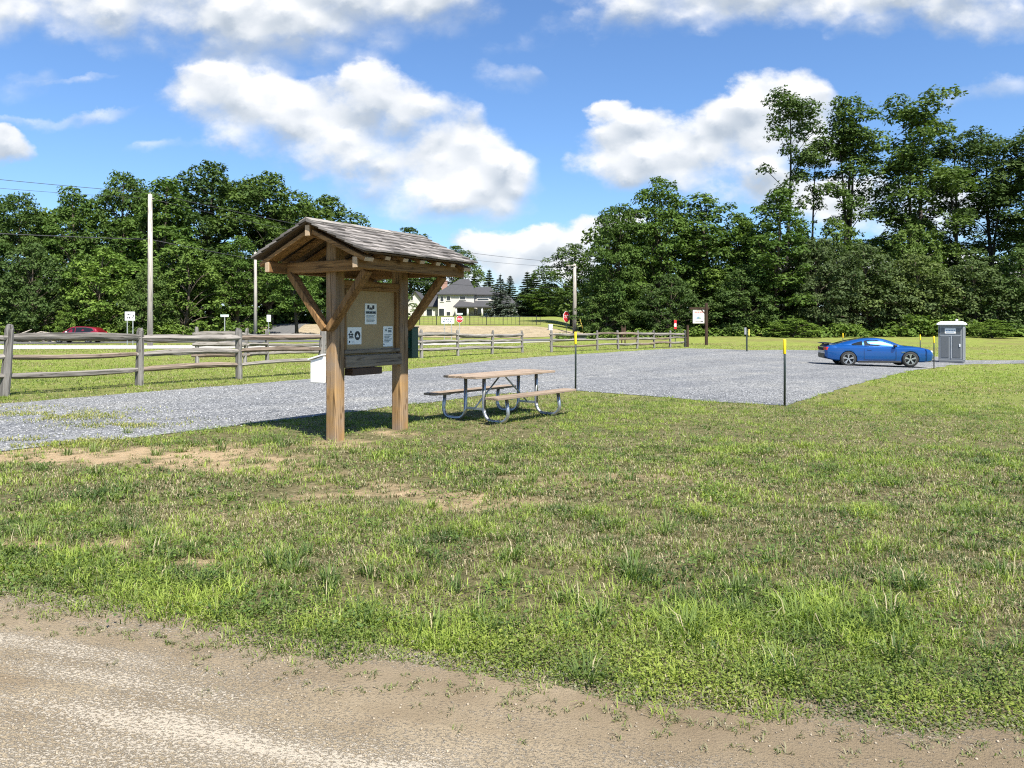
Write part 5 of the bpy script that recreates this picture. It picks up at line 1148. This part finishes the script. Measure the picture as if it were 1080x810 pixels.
def win(px0, px1, py0, py1, y, mat=None, nm='window'):
    x0, z0 = hp(px0, py1); x1, z1 = hp(px1, py0); mb = MB(); cx, cz = (x0 + x1) / 2, (z0 + z1) / 2; w2, h2 = x1 - x0, z1 - z0
    for s in (-1, 1): mb.box((cx + s * (w2 / 2 + .05), y - .05, cz), (.10, .12, h2 + .2)); mb.box((cx, y - .052, cz + s * (h2 / 2 + .05)), (w2, .116, .10))
    f = mb.build(nm, trimw, Hs); mb = MB(); mb.box((cx, y - .02, cz), (w2, .06, h2)); mb.build('pane', mat or hwin, f)
e2 = hp(0, 311)[1]; e1 = hp(0, 324)[1]; pk = hp(0, 292.5)[1]; pk2 = hp(0, 301)[1]
hblock(hp(462, 0)[0], hp(500, 0)[0], 0, 11, e2); hblock(hp(500, 0)[0] + .002, hp(522, 0)[0], 2, 11, e2)
hip(hp(462, 0)[0], hp(500, 0)[0], 0, 11, e2, pk, hp(483, 0)[0], hp(493, 0)[0]); rf = hip(hp(496, 0)[0], hp(523, 0)[0], 2, 11, e2 - .03, pk2, hp(500, 0)[0], hp(516, 0)[0])
hblock(hp(522, 0)[0] + .002, hp(546, 0)[0], 2.5, 10, e1 + .05); hip(hp(521, 0)[0], hp(546, 0)[0], 2.5, 10, e1, hp(0, 306)[1], hp(524, 0)[0], hp(532, 0)[0])
hblock(hp(440, 0)[0], hp(462, 0)[0] - .002, 1.5, 9, e1); hip(hp(441, 0)[0], hp(464, 0)[0], 1.5, 9, e1 + .02, hp(0, 309)[1], hp(452, 0)[0], hp(462, 0)[0])
x0, x1 = hp(431, 0)[0], hp(446, 0)[0]; mb = MB(); zz = hp(0, 318)[1]; xm = (x0 + x1) / 2; zt = hp(0, 308)[1]
mb.poly([(x0, -.6, 0), (x1, -.6, 0), (x1, -.6, zz), (xm, -.6, zt), (x0, -.6, zz)], (0, 9, 0)); mb.build('wall', stucco, Hs)
mb = MB()
for s, xe in ((-1, x0), (1, x1)): mb.poly([(xm, -1.0, zt + .02), (xe + s * .4, -1.0, zz - .35), (xe + s * .4, -1.0, zz - .17), (xm, -1.0, zt + .22)], (0, 9.8, 0))
mb.build('roof', slate, Hs)
# porch roof, columns, entrance
x0, x1 = hp(479, 0)[0], hp(521, 0)[0]; zlow, zhi = hp(0, 323.5)[1], hp(0, 317)[1]
mb = MB(); mb.add([(x0, -2.6, zlow), (x1, -2.6, zlow), (x1, 1.9, zhi), (x0 + 1, -.02, zhi), (x0, -2.6, zlow - .2), (x1, -2.6, zlow - .2), (x1, 1.9, zlow - .2), (x0 + 1, -.02, zlow - .2)], [(0, 1, 2, 3), (4, 7, 6, 5), (0, 4, 5, 1), (1, 5, 6, 2), (2, 6, 7, 3), (3, 7, 4, 0)]); mb.build('porch_roof', slate, Hs)
for px in (482, 494, 509, 519.5): mb = MB(); xx = hp(px, 0)[0]; mb.tube([(xx, -2.3, 0), (xx, -2.3, zlow - .2)], [.2, .16], 12); mb.build('column', trimw, Hs, True)
for a in ((464.5, 467.8, 312.5, 318, 0), (471, 475, 312.3, 317, 0), (485, 491, 312.5, 316, 0), (503, 515, 314.5, 316.5, 2), (463, 468.5, 325.5, 333.5, 0), (471, 475, 329, 333, 0), (496, 501, 325, 332, 2), (503.5, 508, 325, 330.5, 2), (433.5, 436, 313, 316.5, -.6), (449, 455, 326, 333, 1.5), (541, 544.5, 327, 335, 2.5)): win(*a)
win(481, 492, 325, 337, 0, simple('dark_entrance', (.02, .015, .012), .5), 'entrance')
for a in ((509.5, 513.5, 329.5, 336.5, 2), (518, 521.5, 329.5, 336.5, 2)): win(*a, blued)
cxh, czh = hp(466.5, 300); mb = MB(); mb.box((cxh, 5, czh - .3), (1.15, 1.0, 2.4), bev=.03); mb.box((cxh, 5, czh + .95), (1.3, 1.15, .18)); mb.build('chimney', brick, Hs)
# railing fence on the bank
def picket_fence():
    r = thing('metal_fence', 'thin black metal picket fence along the top of the tan bank', 'fence', (X(440, 100), 100, 0), 0); blk = simple('black_fence_metal', (.012, .012, .013), .5); x0, y0 = X(440, 100), 100.0; pts = []
    xs = np.arange(X(425, 100), X(572, 104), .55); mb = MB(); tops = []; pm_ = MB()
    for i, x in enumerate(xs):
        y = 100 + .18 * i * .1; z = float(H(x, y)); t = (x - x0, y - y0, z); tops.append(t)
        if i % 4 == 0: q = MB(); q.box((t[0], t[1], z + .62), (.09, .09, 1.34)); q.build('post', blk, r)
        else: pm_.box((t[0], t[1], z + .6), (.035, .035, 1.1))
    pm_.build('picket_panel', blk, r)
    for f in (.12, 1.08): q = MB(); q.tube([(a, b_, c + f) for a, b_, c in tops], .028, 4); q.build('rail', blk, r)
picket_fence()
# brush pile at the far left
x, Y = X(30, 73), 73; r = thing('brush_pile', 'tumbled pile of pale bare branches at the edge of the left wood', 'brush pile', (x, Y, float(H(x, Y))), 0)
pb = wood('bleached_branch', (.46, .42, .36), (.22, .19, .16), 2, grain=10); rg = np.random.default_rng(3)
for k in range(16):
    a = np.array((rg.normal() * 1.0, rg.normal() * .5, .1 + rg.random() * .8)); d = np.array((rg.normal(), rg.normal() * .6, rg.normal() * .28)); d = d / np.linalg.norm(d) * (.6 + rg.random() * .9); mb = MB(); mb.tube([a - d, a + rg.normal(size=3) * .08, a + d], [.06, .09, .04], 6); mb.build('branch', pb, r, True)
# white marker stone on the bank
x, Y = X(580.5, 92), 92; z = float(H(x, Y)); r = thing('white_marker', 'small white cabinet on the right end of the tan bank', 'utility box', (x, Y, z), .3); mb = MB(); mb.box((0, 0, .32), (.45, .4, .7), bev=.04); mb.build('cabinet', signw, r); mb = MB(); mb.box((0, 0, .69), (.52, .46, .06), bev=.02); mb.build('lid', signw, r)
EXPOSURE = 1.1
# ================================================================ SKY, SUN, CAMERA
SUN_EL, SUN_AZ = R_(56), math.atan2(.44, -.90)     # direction towards the sun: behind the camera, to the right
sd = Vector((math.sin(SUN_AZ) * math.cos(SUN_EL), math.cos(SUN_AZ) * math.cos(SUN_EL), math.sin(SUN_EL)))
w = bpy.data.worlds.new('World'); scene.world = w; w.use_nodes = True; nt = w.node_tree; bg = nt.nodes['Background']
sky = nt.nodes.new('ShaderNodeTexSky'); sky.sky_type = 'NISHITA'; sky.sun_disc = False; sky.sun_elevation = SUN_EL; sky.sun_rotation = SUN_AZ
sky.altitude = 0; sky.air_density = 1.0; sky.dust_density = .6; sky.ozone_density = 1.6
tc = nt.nodes.new('ShaderNodeTexCoord'); sx = nd(nt, 'ShaderNodeSeparateXYZ', {0: tc.outputs['Generated']})
yy = mth(nt, 'MAXIMUM', mth(nt, 'ABSOLUTE', sx.outputs[1]), .12)
u = mth(nt, 'DIVIDE', sx.outputs[0], yy); v = mth(nt, 'DIVIDE', sx.outputs[2], yy)
uvn = nd(nt, 'ShaderNodeCombineXYZ', {0: u, 1: mth(nt, 'MULTIPLY', v, 1.35), 2: mth(nt, 'MULTIPLY', mth(nt, 'SIGN', sx.outputs[1]), 3.0)}).outputs[0]
def wn(scale, det, rough, o=0.0):
    mp = nd(nt, 'ShaderNodeMapping', {'Vector': uvn}); mp.inputs['Location'].default_value = (o, o * .7, o * 1.3)
    return nd(nt, 'ShaderNodeTexNoise', {'Vector': mp.outputs[0], 'Scale': scale, 'Detail': det, 'Roughness': rough})
n1 = wn(4.2, 10, .58); n2 = wn(13, 9, .6, 4.2); n4 = wn(30, 6, .6, 2.2)
nw = nd(nt, 'ShaderNodeSeparateColor', {0: n1.outputs['Color']}); nw2 = nd(nt, 'ShaderNodeSeparateColor', {0: n2.outputs['Color']})
S = lambda x, k: mth(nt, 'MULTIPLY', mth(nt, 'SUBTRACT', x, .5), k)
wu = mth(nt, 'ADD', u, mth(nt, 'ADD', S(nw.outputs[0], .13), S(nw2.outputs[0], .05))); wv = mth(nt, 'ADD', v, mth(nt, 'ADD', S(nw.outputs[1], .10), S(nw2.outputs[1], .04)))
def puff(scale, dy, o=0.0):
    p = nd(nt, 'ShaderNodeCombineXYZ', {0: mth(nt, 'ADD', u, S(nw2.outputs[0], .05)), 1: mth(nt, 'MULTIPLY', mth(nt, 'ADD', mth(nt, 'ADD', v, S(nw2.outputs[1], .05)), dy), 1.25), 2: 0.0}).outputs[0]
    p = nd(nt, 'ShaderNodeVectorMath', {0: p, 1: (o, o * .6, 0)}).outputs[0]
    return nd(nt, 'ShaderNodeTexVoronoi', {'Vector': p, 'Scale': scale, 'Smoothness': .6}, feature='SMOOTH_F1', voronoi_dimensions='2D').outputs['Distance']
pA, pB = puff(9, 0), puff(21, 0, 3.0); pA2, pB2 = puff(9, .022), puff(21, .010, 3.0)
relief = mth(nt, 'ADD', mth(nt, 'MULTIPLY', mth(nt, 'SUBTRACT', pA2, pA), 1.5), mth(nt, 'MULTIPLY', mth(nt, 'SUBTRACT', pB2, pB), 1.1))   # lit where the billow faces up to the sun
billow = mth(nt, 'ADD', mth(nt, 'MULTIPLY', mth(nt, 'SUBTRACT', .42, pA), .75), mth(nt, 'MULTIPLY', mth(nt, 'SUBTRACT', .42, pB), .42))
def duv(px, py): d = ray(px, py); return d[0] / d[1], d[2] / d[1]
CL = 6.6
def layer(under, ells, soft=.45, dark=.0, thick=.97):
    F = None; T = None
    for px, py, a, b_, rot, amp in ells:
        cu, cv = duv(px, py); A = a / 800; B = b_ / 800; c, s = math.cos(R_(rot)), math.sin(R_(rot))
        du = mth(nt, 'SUBTRACT', wu, cu); dv = mth(nt, 'SUBTRACT', wv, cv)
        p = mth(nt, 'ADD', mth(nt, 'MULTIPLY', du, c / A), mth(nt, 'MULTIPLY', dv, s / A)); q = mth(nt, 'ADD', mth(nt, 'MULTIPLY', du, -s / B), mth(nt, 'MULTIPLY', dv, c / B))
        r2 = mth(nt, 'ADD', mth(nt, 'MULTIPLY', p, p), mth(nt, 'MULTIPLY', q, q))
        fi = mth(nt, 'MAXIMUM', mth(nt, 'MULTIPLY', mth(nt, 'SUBTRACT', 1.0, r2), amp), -2.0)
        F = fi if F is None else mth(nt, 'MAXIMUM', F, fi)
        wgt = mth(nt, 'MAXIMUM', mth(nt, 'ADD', fi, .35), 0.0); tq = mth(nt, 'MULTIPLY', wgt, q)
        T = (tq, wgt) if T is None else (mth(nt, 'ADD', T[0], tq), mth(nt, 'ADD', T[1], wgt))
    qn = mth(nt, 'DIVIDE', T[0], mth(nt, 'ADD', T[1], .02))
    den = mth(nt, 'ADD', F, mth(nt, 'ADD', S(n1.outputs[0], 1.2), mth(nt, 'ADD', S(n2.outputs[0], .9), mth(nt, 'ADD', S(n4.outputs[0], .5), billow))))
    # crisp lit tops, feathered bottoms
    sf = nd(nt, 'ShaderNodeMapRange', {0: qn, 1: -.6, 2: .5, 3: soft * 1.9, 4: soft}).outputs[0]
    mr = nd(nt, 'ShaderNodeMapRange', {0: den, 1: -.05, 2: mth(nt, 'SUBTRACT', sf, .05)}); mr.interpolation_type = 'SMOOTHSTEP'
    tone = mth(nt, 'ADD', mth(nt, 'MULTIPLY', qn, .30), mth(nt, 'ADD', S(n2.outputs[0], .9), mth(nt, 'ADD', S(n1.outputs[0], .5), relief)))
    tone = mth(nt, 'ADD', tone, .62 - dark, clamp=True)
    cc = ramp(nt, tone, [(.0, (.50 * CL, .57 * CL, .66 * CL)), (.35, (.68 * CL, .735 * CL, .80 * CL)), (.7, (.87 * CL, .90 * CL, .935 * CL)), (1, (1.06 * CL, 1.06 * CL, 1.06 * CL))])
    return mixc(nt, mth(nt, 'MULTIPLY', mr.outputs[0], thick), under, cc)
skyc = mixc(nt, 1.0, sky.outputs[0], (.72, .94, 1.2), 'MULTIPLY')
final = layer(skyc, [(90, 128, 90, 7, 3, .5), (60, 92, 60, 5, 2, .5), (190, 158, 100, 8, 4, .42), (540, 76, 38, 16, -12, .6), (1062, 98, 60, 16, 12, .55), (25, 88, 40, 20, 0, .5), (600, 20, 40, 14, 0, .4)], .95, .0, .55)
final = layer(final, [(565, 268, 95, 34, 3, 1.0), (640, 238, 60, 22, 10, .7), (1000, 300, 200, 40, 0, .8), (300, 300, 300, 30, 0, .6), (850, 208, 130, 30, -6, .8), (960, 216, 120, 34, 0, .65), (0, 158, 28, 22, 0, .9)], .5)
final = layer(final, [(215, 10, 340, 58, -3, 1.0), (40, -5, 200, 56, 0, .9), (430, 0, 95, 40, 0, .8), (250, 54, 170, 42, -2, .95), (860, -4, 300, 34, 0, .95), (700, 8, 110, 32, 3, .75), (1020, 16, 130, 30, 4, .8), (540, -350, 460, 140, 0, 1)], .75, .12)
final = layer(final, [(238, 110, 104, 54, -10, 1.05), (330, 134, 128, 62, -14, 1.05), (430, 164, 130, 74, -12, 1.1), (497, 190, 80, 56, -4, 1.1), (400, 110, 110, 40, -8, .9), (430, 205, 110, 40, -6, .8), (668, 158, 56, 40, -4, 1.0), (645, 122, 24, 20, 10, .7), (750, 152, 120, 50, 6, 1.1), (820, 132, 84, 52, -8, 1.1), (760, 180, 110, 26, 0, .7), (-300, 120, 180, 90, 0, 1), (1400, 150, 180, 80, 0, 1)], .62)
nt.links.new(final, bg.inputs[0]); bg.inputs[1].default_value = .075
sl = bpy.data.lights.new('sun', 'SUN'); sl.energy = 5.0; sl.angle = R_(.5); sl.color = (1, .95, .87)
so = bpy.data.objects.new('sun', sl); col.objects.link(so); so.rotation_euler = sd.to_track_quat('Z', 'Y').to_euler(); so.location = (10, -20, 40)
cd = bpy.data.cameras.new('camera'); co = bpy.data.objects.new('camera', cd); col.objects.link(co)
cd.sensor_width = 36; cd.lens = 800 / 1080 * 36; cd.clip_end = 3000; cd.clip_start = .05
co.location = (0, 0, CAMZ); co.rotation_euler = (math.pi / 2, 0, 0); cd.shift_y = -(405 - HORIZON) / 1080; scene.camera = co
scene.view_settings.view_transform = 'Standard'; scene.view_settings.look = 'None'; scene.view_settings.exposure = EXPOSURE; scene.view_settings.gamma = 1
scene.render.resolution_x = 1024; scene.render.resolution_y = 768
scene.cycles.use_denoising = False; scene.cycles.filter_width = 1.15; scene.cycles.max_bounces = 8; scene.cycles.transparent_max_bounces = 8
scene.cycles.use_adaptive_sampling = True; scene.cycles.adaptive_threshold = .008
